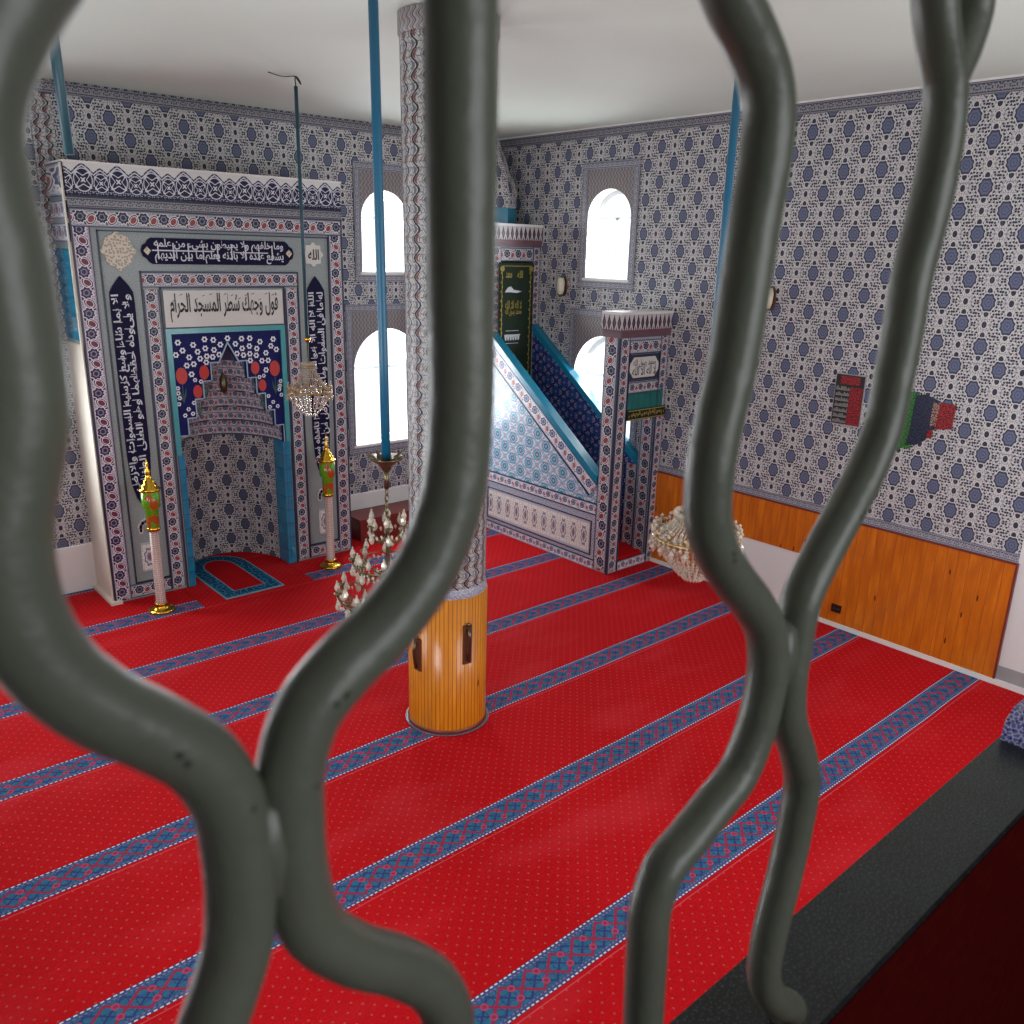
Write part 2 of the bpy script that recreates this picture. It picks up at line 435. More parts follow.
# ------------------------------------------------------------------ mesh builder
class MB:
    def __init__(s): s.v = []; s.f = []; s.u = []; s.sm = []
    def face(s, pts, uvs=None, smooth=False):
        i = len(s.v); s.v += [Vector(p) for p in pts]
        s.f.append(list(range(i, i+len(pts)))); s.u.append(uvs); s.sm.append(smooth)
    def slab(s, o, U, V, N, lu, lv, t, su=1.0, sv=1.0, u0=0.0):
        """box with front face at o + N*t ; uv = distance along U and V times su, sv"""
        o, U, V, N = map(Vector, (o, U, V, N))
        P = lambda a, b, c: o + U*a + V*b + N*c
        q = lambda a, b: ((a+u0)*su, b*sv)
        F = [((0,0,t),(lu,0,t),(lu,lv,t),(0,lv,t)), ((lu,0,0),(0,0,0),(0,lv,0),(lu,lv,0)),
             ((0,lv,t),(lu,lv,t),(lu,lv,0),(0,lv,0)), ((0,0,0),(lu,0,0),(lu,0,t),(0,0,t)),
             ((0,0,0),(0,0,t),(0,lv,t),(0,lv,0)), ((lu,0,t),(lu,0,0),(lu,lv,0),(lu,lv,t))]
        flip = U.cross(V).dot(N) < 0
        for k, f in enumerate(F):
            if k < 2: uvs = [q(a, b) for a, b, c in f]
            elif k < 4: uvs = [q(a, c) for a, b, c in f]
            else: uvs = [((c+u0)*su, b*sv) for a, b, c in f]
            pts = [P(*x) for x in f]
            if flip: pts.reverse(); uvs.reverse()
            s.face(pts, uvs)
        return s
    def box(s, x0, x1, y0, y1, z0, z1):
        for a, b, c, d in (((x0,y0,z0),(x0,y1,z0),(x1,y1,z0),(x1,y0,z0)), ((x0,y0,z1),(x1,y0,z1),(x1,y1,z1),(x0,y1,z1)),
                           ((x0,y0,z0),(x1,y0,z0),(x1,y0,z1),(x0,y0,z1)), ((x1,y1,z0),(x0,y1,z0),(x0,y1,z1),(x1,y1,z1)),
                           ((x0,y1,z0),(x0,y0,z0),(x0,y0,z1),(x0,y1,z1)), ((x1,y0,z0),(x1,y1,z0),(x1,y1,z1),(x1,y0,z1))):
            s.face([a, b, c, d])
        return s
    def prism(s, pts, vec):
        """closed polygon extruded by vec"""
        vec = Vector(vec); a = [Vector(p) for p in pts]; b = [p + vec for p in a]
        n = Vector((0,0,0))
        for i in range(len(a)): n += (a[i]-a[0]).cross(a[(i+1) % len(a)]-a[0])
        if n.dot(vec) > 0: a, b = a[::-1], b[::-1]
        s.face(a); s.face(b[::-1])
        for i in range(len(a)):
            j = (i+1) % len(a); s.face([a[j], a[i], b[i], b[j]])
        return s
    def lathe(s, prof, c=(0,0,0), n=24, smooth=True, uscale=None):
        c = Vector(c); rm = uscale or max(r for r, z in prof)
        for k in range(len(prof)-1):
            (r0, z0), (r1, z1) = prof[k], prof[k+1]
            for i in range(n):
                a, b = 2*pi*i/n, 2*pi*(i+1)/n
                P = lambda r, z, t: c + Vector((r*cos(t), r*sin(t), z))
                uvs = [(a*rm, z0), (b*rm, z0), (b*rm, z1), (a*rm, z1)]
                pts = [P(r0, z0, a), P(r0, z0, b), P(r1, z1, b), P(r1, z1, a)]
                if r0 < 1e-6: pts = [pts[0], pts[2], pts[3]]; uvs = [uvs[0], uvs[2], uvs[3]]
                elif r1 < 1e-6: pts = pts[:3]; uvs = uvs[:3]
                s.face(pts, uvs, smooth)
        return s
    def tube(s, path, r, n=10, smooth=True, caps=True):
        P = [Vector(p) for p in path]; rr = r if isinstance(r, (list, tuple)) else [r]*len(P)
        T = [(P[min(i+1, len(P)-1)] - P[max(i-1, 0)]).normalized() for i in range(len(P))]
        up = Vector((0,0,1)) if abs(T[0].z) < .9 else Vector((1,0,0))
        A = (up - T[0]*up.dot(T[0])).normalized(); rings = []; L = 0
        for i in range(len(P)):
            A = (A - T[i]*A.dot(T[i])).normalized(); B = T[i].cross(A)
            if i: L += (P[i]-P[i-1]).length
            rings.append(([P[i] + (A*cos(2*pi*k/n) + B*sin(2*pi*k/n))*rr[i] for k in range(n)], L))
        for i in range(len(rings)-1):
            (a, la), (b, lb) = rings[i], rings[i+1]
            for k in range(n):
                j = (k+1) % n
                ku, ju = 2*pi*rr[i]*k/n, 2*pi*rr[i]*(k+1)/n
                s.face([a[k], a[j], b[j], b[k]], [(ku, la), (ju, la), (ju, lb), (ku, lb)], smooth)
        if caps: s.face(rings[0][0][::-1]); s.face(rings[-1][0])
        return s
    def gem(s, c, r, h):
        c = Vector(c); n = 5
        ring = [c + Vector((r*cos(2*pi*i/n), r*sin(2*pi*i/n), 0)) for i in range(n)]
        t, b = c + Vector((0,0,h*.4)), c - Vector((0,0,h*.6))
        for i in range(n):
            j = (i+1) % n; s.face([ring[i], ring[j], t]); s.face([ring[j], ring[i], b])
        return s
    def build(s, name, mat, parent=None, label=None, kind=None, origin=None, cat=None, group=None):
        base = parent_world(parent) if parent else Vector(origin or (0,0,0))
        me = bpy.data.meshes.new(name)
        # merge equal verts
        key = {}; vs = []; mp = []
        for p in s.v:
            k = (round(p.x, 5), round(p.y, 5), round(p.z, 5))
            if k not in key: key[k] = len(vs); vs.append(p - base)
            mp.append(key[k])
        fs = []; us = []; sm = []
        for f, u, q in zip(s.f, s.u, s.sm):
            g = [mp[i] for i in f]
            if len(set(g)) < len(g): continue
            fs.append(g); us.append((u, [s.v[i] for i in f])); sm.append(q)
        me.from_pydata(vs, [], fs)
        lay = me.uv_layers.new(name='UVMap')
        for p, (u, pts) in zip(me.polygons, us):
            if u is None:
                n = p.normal; ax = max(range(3), key=lambda k: abs(n[k]))
                u = [((q.y, q.z), (q.x, q.z), (q.x, q.y))[ax] for q in pts]
            for li, w in zip(p.loop_indices, u): lay.data[li].uv = w
        for p, q in zip(me.polygons, sm): p.use_smooth = q
        me.materials.append(M[mat]); me.update()
        o = bpy.data.objects.new(name, me); COL.objects.link(o)
        if parent: o.parent = parent
        else: o.location = base
        if label: o['label'] = label
        if cat: o['category'] = cat
        if group: o['group'] = group
        if kind: o['kind'] = kind
        return o
def parent_world(p):
    v = Vector((0,0,0))
    while p: v += p.location; p = p.parent
    return v
def thing(name, label, cat, loc=(0,0,0), group=None, kind=None):
    o = bpy.data.objects.new(name, None); COL.objects.link(o); o.location = loc
    o.empty_display_size = .1
    o['label'] = label; o['category'] = cat
    if group: o['group'] = group
    if kind: o['kind'] = kind
    return o
def copy_tree(o, parent=None):
    c = o.copy(); COL.objects.link(c)
    if parent: c.parent = parent
    for ch in [k for k in bpy.data.objects if k.parent == o]: copy_tree(ch, c)
    return c
def band(mb, o, U, V, N, L, w, t=.012, u0=0.0):
    return mb.slab(o, U, V, N, L, w, t, 1/w, 1/w, u0)
def smooth_path(pts, n=7):
    """cubic through the points, tangents weighted by chord length so uneven spacing never overshoots"""
    P = [Vector(p) for p in pts]; L = [(q-p).length or 1e-6 for p, q in zip(P, P[1:])]; T = []
    for i in range(len(P)):
        if i == 0: T.append((P[1]-P[0])/L[0])
        elif i == len(P)-1: T.append((P[-1]-P[-2])/L[-1])
        else:
            a, b = L[i-1], L[i]; T.append(((P[i]-P[i-1])/a*b + (P[i+1]-P[i])/b*a)/(a+b))
    out = []
    for i in range(len(P)-1):
        h = L[i]
        for k in range(n):
            t = k/n; t2, t3 = t*t, t*t*t
            out.append(P[i]*(2*t3-3*t2+1) + T[i]*h*(t3-2*t2+t) + P[i+1]*(-2*t3+3*t2) + T[i+1]*h*(t3-t2))
    out.append(P[-1].copy()); return out

# ------------------------------------------------------------------ arabic lettering
FORMS = {'ا':('FE8D','FE8E',0,0),'ب':('FE8F','FE90','FE91','FE92'),'ت':('FE95','FE96','FE97','FE98'),'ج':('FE9D','FE9E','FE9F','FEA0'),
 'ح':('FEA1','FEA2','FEA3','FEA4'),'خ':('FEA5','FEA6','FEA7','FEA8'),'د':('FEA9','FEAA',0,0),'ذ':('FEAB','FEAC',0,0),'ر':('FEAD','FEAE',0,0),
 'س':('FEB1','FEB2','FEB3','FEB4'),'ش':('FEB5','FEB6','FEB7','FEB8'),'ض':('FEBD','FEBE','FEBF','FEC0'),'ط':('FEC1','FEC2','FEC3','FEC4'),'ظ':('FEC5','FEC6','FEC7','FEC8'),
 'ع':('FEC9','FECA','FECB','FECC'),'ف':('FED1','FED2','FED3','FED4'),'ق':('FED5','FED6','FED7','FED8'),'ك':('FED9','FEDA','FEDB','FEDC'),
 'ل':('FEDD','FEDE','FEDF','FEE0'),'م':('FEE1','FEE2','FEE3','FEE4'),'ن':('FEE5','FEE6','FEE7','FEE8'),'ه':('FEE9','FEEA','FEEB','FEEC'),
 'و':('FEED','FEEE',0,0),'ي':('FEF1','FEF2','FEF3','FEF4'),'ة':('FE93','FE94',0,0),'ى':('FEEF','FEF0',0,0),'ء':('FE80',0,0,0),'ص':('FEB9','FEBA','FEBB','FEBC'),'ز':('FEAF','FEB0',0,0)}
def shape_arabic(t):
    out = []
    for w in t.split(' '):
        w = w.replace('لا', 'L'); r = []
        for i, ch in enumerate(w):
            prev = w[i-1] if i else None; nxt = w[i+1] if i+1 < len(w) else None
            pj = prev is not None and prev != 'L' and bool(FORMS[prev][2])
            if ch == 'L': r.append(chr(0xFEFC if pj else 0xFEFB)); continue
            f = FORMS[ch]; nj = nxt is not None and bool(f[2]) and (nxt == 'L' or bool(FORMS[nxt][1]))
            pj = pj and bool(f[1])
            k = f[3] if (pj and nj) else f[2] if nj else f[1] if pj else f[0]
            r.append(chr(int(k, 16)))
        out.append(''.join(reversed(r)))
    return '  '.join(reversed(out)) if False else ' '.join(reversed(out))
def lettering(mb, text, o, U, V, N, w, h, t=.004, res=3, arabic=True, bold=0.0):
    c = bpy.data.curves.new('lettering', 'FONT'); c.body = shape_arabic(text) if arabic else text
    c.resolution_u = res; c.offset = bold
    ob = bpy.data.objects.new('lettering', c); COL.objects.link(ob)
    bpy.context.view_layer.update()
    me = ob.to_mesh(); vs = [v.co.copy() for v in me.vertices]; fs = [tuple(p.vertices) for p in me.polygons]
    ob.to_mesh_clear(); bpy.data.objects.remove(ob); bpy.data.curves.remove(c)
    x0, x1 = min(v.x for v in vs), max(v.x for v in vs); y0, y1 = min(v.y for v in vs), max(v.y for v in vs)
    o, U, V, N = map(Vector, (o, U, V, N))
    for f in fs:
        mb.face([o + U*((vs[i].x-x0)/(x1-x0)*w) + V*((vs[i].y-y0)/(y1-y0)*h) + N*t for i in f])
    return mb

X, Y, Z = Vector((1,0,0)), Vector((0,1,0)), Vector((0,0,1))

# ------------------------------------------------------------------ room shell
def wall_pts(side):
    if side == 'front': return lambda a, z, d=0: Vector((a, D+d, z))
    if side == 'right': return lambda a, z, d=0: Vector((W+d, a, z))
    if side == 'left':  return lambda a, z, d=0: Vector((XL-d, a, z))
    if side == 'back':  return lambda a, z, d=0: Vector((a, YB-d, z))
def arch(x0, x1, zs, z1, n=20):
    xc, hw = (x0+x1)/2, (x1-x0)/2
    return [(xc - hw*cos(pi*i/n), zs + (z1-zs)*sin(pi*i/n)) for i in range(n+1)]
def arch_fill(mb, P, x0, x1, zs, z1, zt, d=0):
    pts = arch(x0, x1, zs, z1)
    for (a, b), (c, e) in zip(pts, pts[1:]):
        mb.face([P(a, b, d), P(c, e, d), P(c, zt, d), P(a, zt, d)])
def wall_mesh(mb, P, a0, a1, z0, z1, cols):
    """cols: list of (x0,x1,[(zb,zs,zt)...]); zs == zt means a square hole"""
    cur = a0
    for x0, x1, hs in sorted(cols):
        mb.face([P(cur, z0), P(x0, z0), P(x0, z1), P(cur, z1)]); zc = z0
        for zb, zs, zt in hs:
            if zb > zc: mb.face([P(x0, zc), P(x1, zc), P(x1, zb), P(x0, zb)])
            if zt > zs: arch_fill(mb, P, x0, x1, zs, zt, zt)
            zc = zt
        mb.face([P(x0, zc), P(x1, zc), P(x1, z1), P(x0, z1)]); cur = x1
    mb.face([P(cur, z0), P(a1, z0), P(a1, z1), P(cur, z1)])
def rev_out(mb, P, x0, x1, zb, zs, zt, depth=.26):
    out = [(x0, zb)] + arch(x0, x1, zs, zt) + [(x1, zb)]
    for (a, b), (c, e) in zip(out, out[1:] + out[:1]):
        mb.face([P(a, b), P(a, b, depth), P(c, e, depth), P(c, e)])

WINS = {'front': [(5.42, 6.40, [(1.13, 2.07, 2.56)]), (1.14-.0, 1.14+.0, [])],
        }
front_windows = [(5.42, 6.40, 1.13, 2.07, 2.56), (5.575, 6.225, 3.235, 3.86, 4.17),
                 (.80, 1.78, 1.13, 2.07, 2.56), (.975, 1.625, 3.235, 3.86, 4.17)]
right_windows = [(6.59, 7.58, 1.13, 2.07, 2.57), (6.78, 7.462, 3.232, 3.92, 4.23)]
left_fill_windows = [(2.0, 3.6, 1.2, 3.0, 3.8), (5.2, 6.8, 1.2, 3.0, 3.8)]  # out-of-view windows added as openings for the fill lights
back_fill_windows = [(2.6, 4.2, 1.2, 3.2, 4.0), (5.2, 6.8, 1.2, 3.2, 4.0)]  # also added out of view, to hold fill lights from behind

# split columns so that stacked windows of different width sit in one wall
def split_wall(mb, P, a0, a1, z0, z1, wins, holes=(), zmid=2.95):
    lo = [w for w in wins if w[4] < zmid or w[4] > 3.5 and w[2] < 2] ; hi = [w for w in wins if w not in lo]
    zm = zmid if hi else z1
    wall_mesh(mb, P, a0, a1, z0, zm, [(w[0], w[1], [(w[2], w[3], w[4])]) for w in lo] + [(h[0], h[1], [(h[2], h[3], h[3])]) for h in holes])
    if hi: wall_mesh(mb, P, a0, a1, zm, z1, [(w[0], w[1], [(w[2], w[3], w[4])]) for w in hi])
    for w in wins: pass
def shell():
    P = wall_pts('front'); mb = MB(); split_wall(mb, P, XL, W, .5, HC, front_windows, [(2.99, 4.25, .5, 2.7)])
    w = mb.build('wall_front', 'wallpaper', kind='structure', label='patterned wallpaper wall behind the tiled prayer niche', cat='wall')
    mb = MB()
    for a, b in ((XL, 2.99), (4.25, W)): mb.face([P(a, 0, -.004), P(b, 0, -.004), P(b, .5, -.004), P(a, .5, -.004)])
    mb.build('dado', 'plaster', w)
    P = wall_pts('right'); mb = MB(); split_wall(mb, P, 2.235, D, 1.11, HC, right_windows)
    w = mb.build('wall_right', 'wallpaper', kind='structure', label='patterned wallpaper wall with arched windows above the wood panelling', cat='wall')
    mb = MB(); mb.face([P(2.235, 0), P(D, 0), P(D, 1.11), P(2.235, 1.11)]); mb.face([P(0.2, 0), P(2.235, 0), P(2.235, HC), P(.2, HC)])
    mb.build('plaster_face', 'plaster', w)
    for side, wins, a0, a1 in (('left', left_fill_windows, .2, D), ):
        P = wall_pts(side); mb = MB(); split_wall(mb, P, a0, a1, 0, HC, wins)
        mb.build('wall_left', 'wallpaper', kind='structure', label='patterned wallpaper wall on the left side of the hall', cat='wall')
    P = wall_pts('back'); mb = MB(); split_wall(mb, P, 1.35, W, 0, HC, back_fill_windows)
    Q = lambda a, z, d=0: Vector((a, .217, z))
    for f in (((XL,0),(1.35,0),(1.35,2.94),(XL,2.94)), ((XL,4.3),(1.35,4.3),(1.35,HC),(XL,HC))):
        mb.face([P(*p) for p in f])
    mb.face([P(XL,4.3), Q(XL,4.3), Q(1.35,4.3), P(1.35,4.3)])
    b = mb.build('wall_back', 'plaster', kind='structure', label='thin wall between the hall and the viewing gallery', cat='wall')
    mb = MB()
    mb.face([Q(1.35,0), Q(4,0), Q(4,HC), Q(1.35,HC)]); mb.face([Q(XL,4.3), Q(1.35,4.3), Q(1.35,HC), Q(XL,HC)])
    mb.build('gallery_face', 'dim_wall', b)
    mb = MB(); mb.face([Q(XL,1.9), Q(1.35,1.9), Q(1.35,2.94), Q(XL,2.94)]); mb.build('carpeted_face', 'back_red', b)
    mb = MB(); mb.face([P(1.35,0), Q(1.35,0), Q(1.35,HC), P(1.35,HC)]); mb.build('jamb', 'plaster', b)
    mb = MB(); mb.prism([(1.05, .212, 2.95), (1.054, .212, 2.975), (1.075, .212, 2.985), (1.35, .212, 2.985), (1.35, .212, 2.95)], (0, .075, 0)); mb.build('tiled_curb', 'jamb', b, label='low curb of small blue patterned tiles')
    # floors, ceiling
    mb = MB(); mb.box(XL, W, YB, 9.46, -.1, 0)
    mb.build('floor', 'carpet', kind='structure', label='red carpet with blue lattice stripes across the prayer hall', cat='carpet')
    mb = MB(); mb.box(XL-.3, W+.3, -2, D+.3, HC, HC+.1)
    mb.build('ceiling', 'ceiling', kind='structure', label='plain off-white plastered ceiling', cat='ceiling')
    # viewing gallery behind the camera
    mb = MB(); mb.box(XL, 4, -2, .217, 1.8, 1.9)
    g = mb.build('floor', 'back_red', kind='structure', label='dark red carpet of the viewing gallery', cat='carpet')
    mb = MB()
    mb.face([(XL,-2,1.9),(4,-2,1.9),(4,-2,HC),(XL,-2,HC)]); mb.face([(XL,-2,1.9),(XL,.217,1.9),(XL,.217,HC),(XL,-2,HC)])
    mb.face([(4,-2,1.9),(4,.217,1.9),(4,.217,HC),(4,-2,HC)])
    mb.build('wall_gallery', 'dim_wall', kind='structure', label='dim walls of the viewing gallery', cat='wall')
    mb = MB(); mb.box(XL, 1.35, .217, .290, 2.938, 2.95)
    mb.build('trim_1', 'granite', kind='structure', label='dark polished granite ledge under the wavy metal grille', cat='ledge')
    # cornices
    mb = MB(); band(mb, (XL, D, HC-.115), X, Z, -Y, W-XL, .10, .014); mb.build('trim_2', 'frieze_dark', kind='structure', label='dark patterned frieze along the top of the niche wall', cat='frieze')
    mb = MB(); band(mb, (W, 2.0, HC-.115), Y, Z, -X, D-2.0, .10, .014); mb.build('trim_3', 'frieze_dark', kind='structure', label='dark patterned frieze along the top of the right wall', cat='frieze')
    mb = MB(); mb.box(W-.03, W, .3, D, HC-.015, HC); mb.build('trim_4', 'plaster', kind='structure', label='narrow white moulding at the ceiling above the right wall', cat='moulding')
    mb = MB(); band(mb, (W, 2.235, 1.11), Y, Z, -X, D-2.235, .075, .012); mb.build('trim_5', 'frieze', kind='structure', label='pale patterned frieze just above the wood panelling', cat='frieze')
    # wood wainscot
    mb = MB()
    mb.box(W-.03, W, 2.24, 3.90, .045, 1.11); mb.box(W-.03, W, 3.90, 6.14, .64, 1.11); mb.box(W-.03, W, 5.35, 6.14, .045, .64)
    w = mb.build('trim_6', 'wood_wall', kind='structure', label='orange pine panelling along the lower right wall', cat='panelling')
    mb = MB(); mb.box(W-.035, W, 2.225, 2.24, .0, 1.11); mb.box(W-.036, W, 2.24, 6.14, 1.098, 1.112); mb.build('edge_bead', 'redwood', w)
    mb = MB(); mb.box(W-.02, W, 3.90, 5.35, .045, .64); mb.build('trim_7', 'plaster', kind='structure', label='white painted panel below the wood, mid right wall', cat='panel')
    mb = MB(); mb.box(W-.045, W, .3, 6.14, 0, .045); mb.build('baseboard_right', 'plaster', kind='structure', label='low white skirting at the foot of the right wall', cat='skirting')
    mb = MB(); mb.box(W-.012, W, .3, 2.225, .045, .17); mb.build('trim_8', 'poster_grey', kind='structure', label='grey stained strip above the skirting right of the wood', cat='strip')
    # frieze at the wallpaper's left end, pale wavy strip
    mb = MB(); mb.slab((2.16, D, 2.6), X, Z, -Y, .19, HC-.13-2.6, .04); mb.build('trim_9', 'column_tile', kind='structure', label='pale wavy tiled strip on the wall behind the niche left edge', cat='strip')
shell()

def window(n, side, w, label, detail=True):
    x0, x1, zb, zs, zt = w; P = wall_pts(side)
    t = thing('window_%d' % n, label, 'window', P((x0+x1)/2, zb), kind='structure')
    mb = MB(); rev_out(mb, P, x0, x1, zb, zs, zt); mb.build('reveal', 'plaster', t)
    out = [(x0, zb)] + arch(x0, x1, zs, zt) + [(x1, zb)]
    xc, zc = (x0+x1)/2, (zb+zs)/2
    k = .05
    inn = [(xc + (a-xc)*(1 - k/((x1-x0)/2)), zb+k if z <= zb+1e-6 else zc + (z-zc)*(1 - k/(zt-zc)) if z > zs-1e-6 else z) for a, z in out]
    mb = MB(); m = len(out)
    for i in range(m):
        j = (i+1) % m; a, b, c, e = out[i], out[j], inn[j], inn[i]
        mb.face([P(*a, .18), P(*b, .18), P(*c, .18), P(*e, .18)]); mb.face([P(*e, .18), P(*c, .18), P(*c, .23), P(*e, .23)])
    def bar(a0, a1, b0, b1):
        q = [P(a0, b0, .185), P(a1, b0, .185), P(a1, b1, .185), P(a0, b1, .185)]
        mb.prism(q, P(0, 0, .04)-P(0, 0, 0))
    bar(x0+.03, x1-.03, zs-.02, zs+.02); bar(xc+.02, xc+.055, zb+.03, zs)
    mb.build('window_frame', 'pvc', t)
    mb = MB(); mb.face([P(a, z, .21) for a, z in inn]); mb.build('pane', 'pane', t)
    if detail:
        q = .085; top = zt + .30
        s = -.014
        N = (P(0, 0, s)-P(0, 0, 0)).normalized(); U = (P(1, 0)-P(0, 0))
        mb = MB(); g = .012
        band(mb, P(x0-g-q, zb-.03-q), U, Z, N, x1-x0+2*(g+q), q, .014); band(mb, P(x0-g-q, top-q), U, Z, N, x1-x0+2*(g+q), q, .014)
        band(mb, P(x0-g, zb-.03), Z, -U, N, top-q-zb+.03, q, .014); band(mb, P(x1+g+q, zb-.03), Z, -U, N, top-q-zb+.03, q, .014)
        mb.build('tile_border', 'frieze', t)
        mb = MB(); arch_fill(mb, P, x0, x1, zs, zt, top-q, -.008)
        for a, b in ((x0-g, x0), (x1, x1+g)): mb.face([P(a, zb, -.008), P(b, zb, -.008), P(b, top-q, -.008), P(a, top-q, -.008)])
        mb.build('arch_spandrel', 'wave', t)
        mb = MB(); mb.prism([P(x0-.03, zb-.03), P(x1+.03, zb-.03), P(x1+.03, zb), P(x0-.03, zb)], P(0, 0, -.02)-P(0, 0)); mb.prism([P(x0+.002, zb-.03, 0), P(x1-.002, zb-.03, 0), P(x1-.002, zb+.006, 0), P(x0+.002, zb+.006, 0)], P(0, 0, .175)-P(0, 0)); mb.build('sill', 'plaster', t)
    return t
window(1, 'front', front_windows[0], 'large lower arched window between the niche and the column')
window(2, 'front', front_windows[1], 'small upper arched window right of the niche crest')
window(3, 'front', front_windows[2], 'large lower arched window left of the tiled niche')
window(4, 'front', front_windows[3], 'small upper arched window left of the niche crest')
window(5, 'right', right_windows[0], 'large lower arched window behind the pulpit stairs')
window(6, 'right', right_windows[1], 'small upper arched window high on the right wall')
window(7, 'left', left_fill_windows[0], 'unseen arched window added for fill light, left wall nearer the gallery', False)
window(8, 'left', left_fill_windows[1], 'unseen arched window added for fill light, left wall nearer the niche', False)
window(9, 'back', back_fill_windows[0], 'unseen arched window added for fill light, back wall nearer the gallery opening', False)
window(10, 'back', back_fill_windows[1], 'unseen arched window added for fill light, back wall nearer the right wall', False)

# ------------------------------------------------------------------ mihrab
def mihrab():
    x0, x1 = 2.24, 4.97; F = MF
    t = thing('mihrab', 'tall tiled prayer niche with navy crest and Arabic bands on the far wall', 'prayer niche', (3.605, F, 0))
    N = -Y
    mb = MB()
    mb.box(x0, 3.0, F, D, 0, 4.16); mb.box(4.24, x1, F, D, 0, 4.16); mb.box(3.0, 4.24, F, D, 2.66, 4.16)
    mb.build('body', 'field', t)
    # crest and strips
    mb = MB(); mb.slab((x0, F, 3.885), X, Z, N, x1-x0, .285, .02, 1, 1/.285); c = mb.build('crest', 'crest', t)
    mb = MB(); mb.box(x0-.01, x1+.01, F-.03, D, 4.165, 4.185); mb.build('crest_cap', 'plaster', t)
    mb = MB(); band(mb, (x0, F, 3.79), X, Z, N, x1-x0, .09, .03); mb.build('meander_strip', 'frieze_dark', t)
    # outer floral frame
    w = .16
    mb = MB(); band(mb, (x0, F, 3.79-w), X, Z, N, x1-x0, w, .014); mb.build('outer_border_top', 'floral', t)
    mb = MB(); band(mb, (x0+w, F, 0.02), Z, -X, N, 3.77-w, w, .014); mb.build('outer_border_side', 'floral_plum', t)
    mb = MB(); band(mb, (x1, F, 0.02), Z, -X, N, 3.77-w, w, .014); mb.build('outer_border_side', 'floral', t)
    mb = MB()
    for a, b in ((x0+w, 2.81), (4.42, x1-w)): mb = MB(); band(mb, (a, F, .02), X, Z, N, b-a, .14, .014); mb.build('lower_border', 'floral', t)
    # dark fillets
    mb = MB(); f = .012
    def rect(a, b, z0, z1, bottom=True):
        mb.slab((a, F, z0), X, Z, N, f, z1-z0, .018); mb.slab((b-f, F, z0), X, Z, N, f, z1-z0, .018)
        mb.slab((a, F, z1-f), X, Z, N, b-a, f, .018)
        if bottom: mb.slab((a, F, z0), X, Z, N, b-a, f, .018)
    rect(2.455, 4.81, .17, 3.61, False); rect(2.80, 4.43, .02, 3.25, False); rect(2.97, 4.265, .0, 3.10, False)
    mb.slab((2.455, F, .165), X, Z, N, .35, f, .018); mb.slab((4.425, F, .165), X, Z, N, .385, f, .018)
    mb.slab((2.985, F, 2.705), X, Z, N, 1.26, f, .018)
    mb.slab((x0, F, 3.785), X, Z, N, x1-x0, f, .034); mb.slab((x0, F, 3.875), X, Z, N, x1-x0, f, .034)
    mb.slab((x0-.004, F, 0), X, Z, N, .014, 3.79, .02); mb.slab((x1-.01, F, 0), X, Z, N, .014, 3.79, .02)
    mb.build('dark_fillets', 'line', t)
    # inner floral frame
    mb = MB(); w = .14
    band(mb, (2.815, F, 3.25-.01-w), X, Z, N, 1.60, w, .014)
    band(mb, (2.815+w, F, .03), Z, -X, N, 3.22-w-.03, w, .014); band(mb, (4.415, F, .03), Z, -X, N, 3.22-w-.03, w, .014)
    mb.build('inner_border', 'floral', t)
    # white inscription panel
    mb = MB(); mb.slab((2.995, F, 2.72), X, Z, N, 1.24, .35, .016); p = mb.build('white_inscription_panel', 'panel_white', t)
    mb = MB(); lettering(mb, 'فول وجهك شطر المسجد الحرام', (3.05, F-.016, 2.765), X, Z, N, 1.13, .28, .003, bold=.018)
    for k in range(15): mb.slab((3.08+k*.074, F-.016, 2.765+(.245 if k % 3 else .20)+.012*(k % 2)), Vector((.9, 0, .4)), Z, N, .03, .006, .003)
    mb.build('black_script', 'ink', p)
    # top cartouche
    def cart(pts, name):
        mb = MB(); mb.prism([Vector((a, F, z)) for a, z in pts], (0, -.02, 0)); return mb.build(name, 'navy', t)
    a0, a1, b0, b1 = 2.93, 4.29, 3.315, 3.555; zc = (b0+b1)/2
    pts = [(a0, b0), (a1, b0)]
    for k, (dx, dz) in enumerate([(.03,.02),(.05,.05),(.085,.07),(.10,.12),(.085,.17),(.05,.19),(.03,.22)]): pts.append((a1+dx, b0+dz))
    pts += [(a1, b1), (a0, b1)]
    for dx, dz in [(.03,.22),(.05,.19),(.085,.17),(.10,.12),(.085,.07),(.05,.05),(.03,.02)]: pts.append((a0-dx, b0+dz))
    c = cart(pts, 'top_cartouche')
    mb = MB()
    lettering(mb, 'يشفع عنده الا باذنه يعلم ما بين ايديهم', (2.95, F-.02, 3.325), X, Z, N, 1.32, .125, .003, bold=.02)
    lettering(mb, 'وما خلفهم ولا يحيطون بشىء من علمه', (2.95, F-.02, 3.435), X, Z, N, 1.32, .115, .003, bold=.02)
    for k in range(9): mb.slab((2.98+k*.145, F-.02, 3.36), Vector((.97, 0, .22)), Z, N, .012, .15, .0035)
    mb.slab((2.93, F-.02, 3.435), X, Z, N, .6, .012, .003); mb.slab((3.75, F-.02, 3.43), X, Z, N, .35, .010, .003)
    mb.build('white_script', 'script_white', c)
    mb = MB()
    for xx in (2.885, 4.335): mb = MB(); mb.prism([Vector((xx + .035*cos(k*pi/4)*(.7 if k % 2 else 1), F-.02, zc + .04*sin(k*pi/4)*(.7 if k % 2 else 1))) for k in range(8)], (0, -.003, 0)); mb.build('end_rosette', 'filigree', c)
